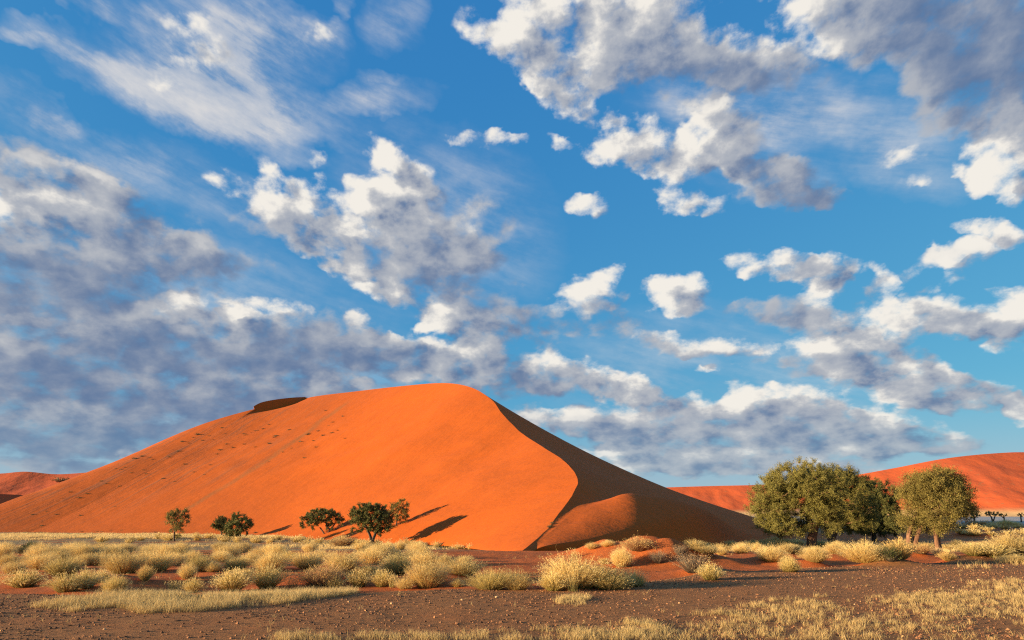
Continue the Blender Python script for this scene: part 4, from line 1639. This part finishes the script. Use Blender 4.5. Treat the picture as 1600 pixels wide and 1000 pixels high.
BIG = 'big rounded trees at right'
make_tree('broad olive tree at right with one thick reddish trunk, nearest the dune end', (1266, 857),
          [[(1266, 858), (1266, 842), (1270, 826), (1262, 806)], [(1267, 845), (1276, 822), (1292, 800)]],
          [(1244, 782, 62, 46), (1204, 804, 28, 28), (1270, 760, 45, 32), (1228, 824, 38, 10), (1226, 756, 28, 20), (1285, 800, 30, 30)],
          1100, (250, .16, .056, .85), m_leaf, m_bark_red, .42, 3, BIG, zmin=1.9)
make_tree('olive tree with a flaring stumpy trunk in the middle of the big clump', (1302, 852),
          [[(1301, 853), (1300, 842), (1306, 828), (1318, 806)], [(1301, 845), (1293, 826), (1288, 800)]],
          [(1312, 782, 44, 45), (1330, 762, 30, 22), (1322, 820, 32, 10), (1290, 750, 30, 20), (1345, 800, 28, 30)],
          900, (250, .16, .056, .85), m_leaf, m_bark_red, .55, 5, BIG, zmin=2.0)
make_tree('dark shaded tree at the right side of the big clump, branches touching the ground', (1366, 846),
          [[(1366, 847), (1366, 832), (1368, 815), (1366, 795)]],
          [(1368, 772, 28, 20), (1386, 806, 20, 26), (1366, 822, 38, 14), (1350, 772, 22, 18), (1362, 800, 34, 30)],
          700, (270, .17, .062, .80), m_leaf2, m_bark, .38, 8, BIG, dens=1.25, zmin=.9, gaps=-.8)  # darker leaf colour here puts part of the clump's shade into the crown
make_tree('round airy tree standing apart at right, with leaning red stems and a dark upright one', (1450, 854),
          [[(1419, 851), (1421, 836), (1426, 818), (1436, 795)], [(1424, 852), (1434, 834), (1446, 812), (1452, 795)], [(1466, 854), (1463, 838), (1462, 820), (1470, 795)]],
          [(1460, 786, 44, 38), (1440, 764, 28, 22), (1486, 774, 30, 30), (1450, 818, 38, 8), (1470, 754, 30, 20), (1424, 812, 16, 14), (1500, 798, 18, 16), (1418, 774, 14, 14)],
          900, (190, .16, .050, .95), m_leaf3, m_bark_red, .30, 12, BIG, shell=.35, depth=82, zmin=2.2)
S = 'small trees along the dune foot'
make_tree('thin airy tree, leftmost of the small trees along the dune foot', (272, 846),
          [[(272, 846), (272, 836), (273, 826), (276, 814)]],
          [(278, 811, 17, 13), (268, 812, 10, 9), (284, 804, 11, 7), (274, 828, 12, 8)],
          110, (62, .26, .080, .62), m_leaf3, m_bark, .14, 21, S, shell=.2, gaps=-.75)
make_tree('small dark tree half hidden behind its neighbour, left one of the close pair', (346, 838),
          [[(346, 839), (346, 832), (346, 824)]],
          [(345, 818, 13, 10), (338, 820, 8, 6), (350, 824, 9, 6)],
          100, (100, .28, .09, .6), m_leaf2, m_bark, .17, 22, S, gaps=-.75)
make_tree('small forked dark tree, right one of the close pair', (371, 846),
          [[(371, 846), (370, 838), (364, 826)], [(371, 842), (376, 832), (380, 820)]],
          [(372, 822, 16, 13), (362, 826, 11, 9), (382, 816, 11, 11), (370, 810, 9, 6), (356, 830, 8, 6)],
          150, (95, .26, .08, .55), m_leaf2, m_bark, .17, 23, S, gaps=-.75)
make_tree('flat topped spreading tree at the dune foot left of the taller pair', (508, 842),
          [[(508, 843), (507, 835), (500, 824)], [(507, 838), (516, 828), (524, 818)]],
          [(502, 807, 26, 9), (482, 820, 15, 6), (524, 812, 13, 8), (508, 801, 17, 6), (487, 811, 16, 8), (515, 822, 10, 5)],
          240, (105, .26, .08, .52), m_leaf2, m_bark, .22, 24, S, gaps=-.75)
make_tree('tallest small tree below the dune, dark green with a forked trunk', (580, 852),
          [[(580, 853), (579, 840), (574, 828), (568, 815)], [(579, 842), (588, 830), (594, 815)]],
          [(575, 806, 23, 16), (557, 814, 11, 15), (594, 814, 16, 19), (586, 796, 16, 8), (562, 797, 12, 9), (575, 820, 10, 8), (598, 830, 10, 7)],
          280, (110, .25, .078, .55), m_leaf2, m_bark, .24, 25, S, gaps=-.75)
make_tree('sparse tree with a thin trunk leaning out behind the tallest small one', (618, 847),
          [[(618, 848), (618, 836), (619, 822), (622, 806)]],
          [(619, 799, 15, 17), (628, 790, 11, 9), (630, 812, 10, 16), (612, 828, 14, 9), (606, 812, 12, 14)],
          130, (70, .26, .080, .6), m_leaf3, m_bark, .16, 26, S, shell=.3, gaps=-.75)
D = 'far trees on the pale pan'
make_tree('dark round tree far off on the pale pan beside the right tree', (1522, 812),
          [[(1522, 812.5), (1522, 809), (1521, 805)]], [(1522, 804, 8, 6), (1517, 802, 5, 4)],
          30, (36, .7, .3, 1.1), m_leaf2, m_bark, .5, 31, D)
make_tree('far umbrella shaped tree on the pale pan', (1551, 813),
          [[(1551, 813), (1549, 808), (1546, 804)], [(1551, 811), (1555, 806)]], [(1552, 803, 13, 2.6), (1545, 803, 7, 2.5)],
          36, (30, .6, .25, .8), m_leaf2, m_bark, .4, 32, D)
make_tree('tiny far tree right of the umbrella shaped one', (1569, 811),
          [[(1569, 811), (1569, 808), (1569, 806)]], [(1569, 806, 5, 3)], 14, (26, .6, .25, .7), m_leaf2, m_bark, .35, 33, D)
make_tree('tiny far tree at the right edge of the picture', (1595, 810),
          [[(1595, 810), (1595, 807), (1595, 805)]], [(1595, 805, 4, 2.4)], 10, (24, .6, .25, .6), m_leaf2, m_bark, .35, 34, D)
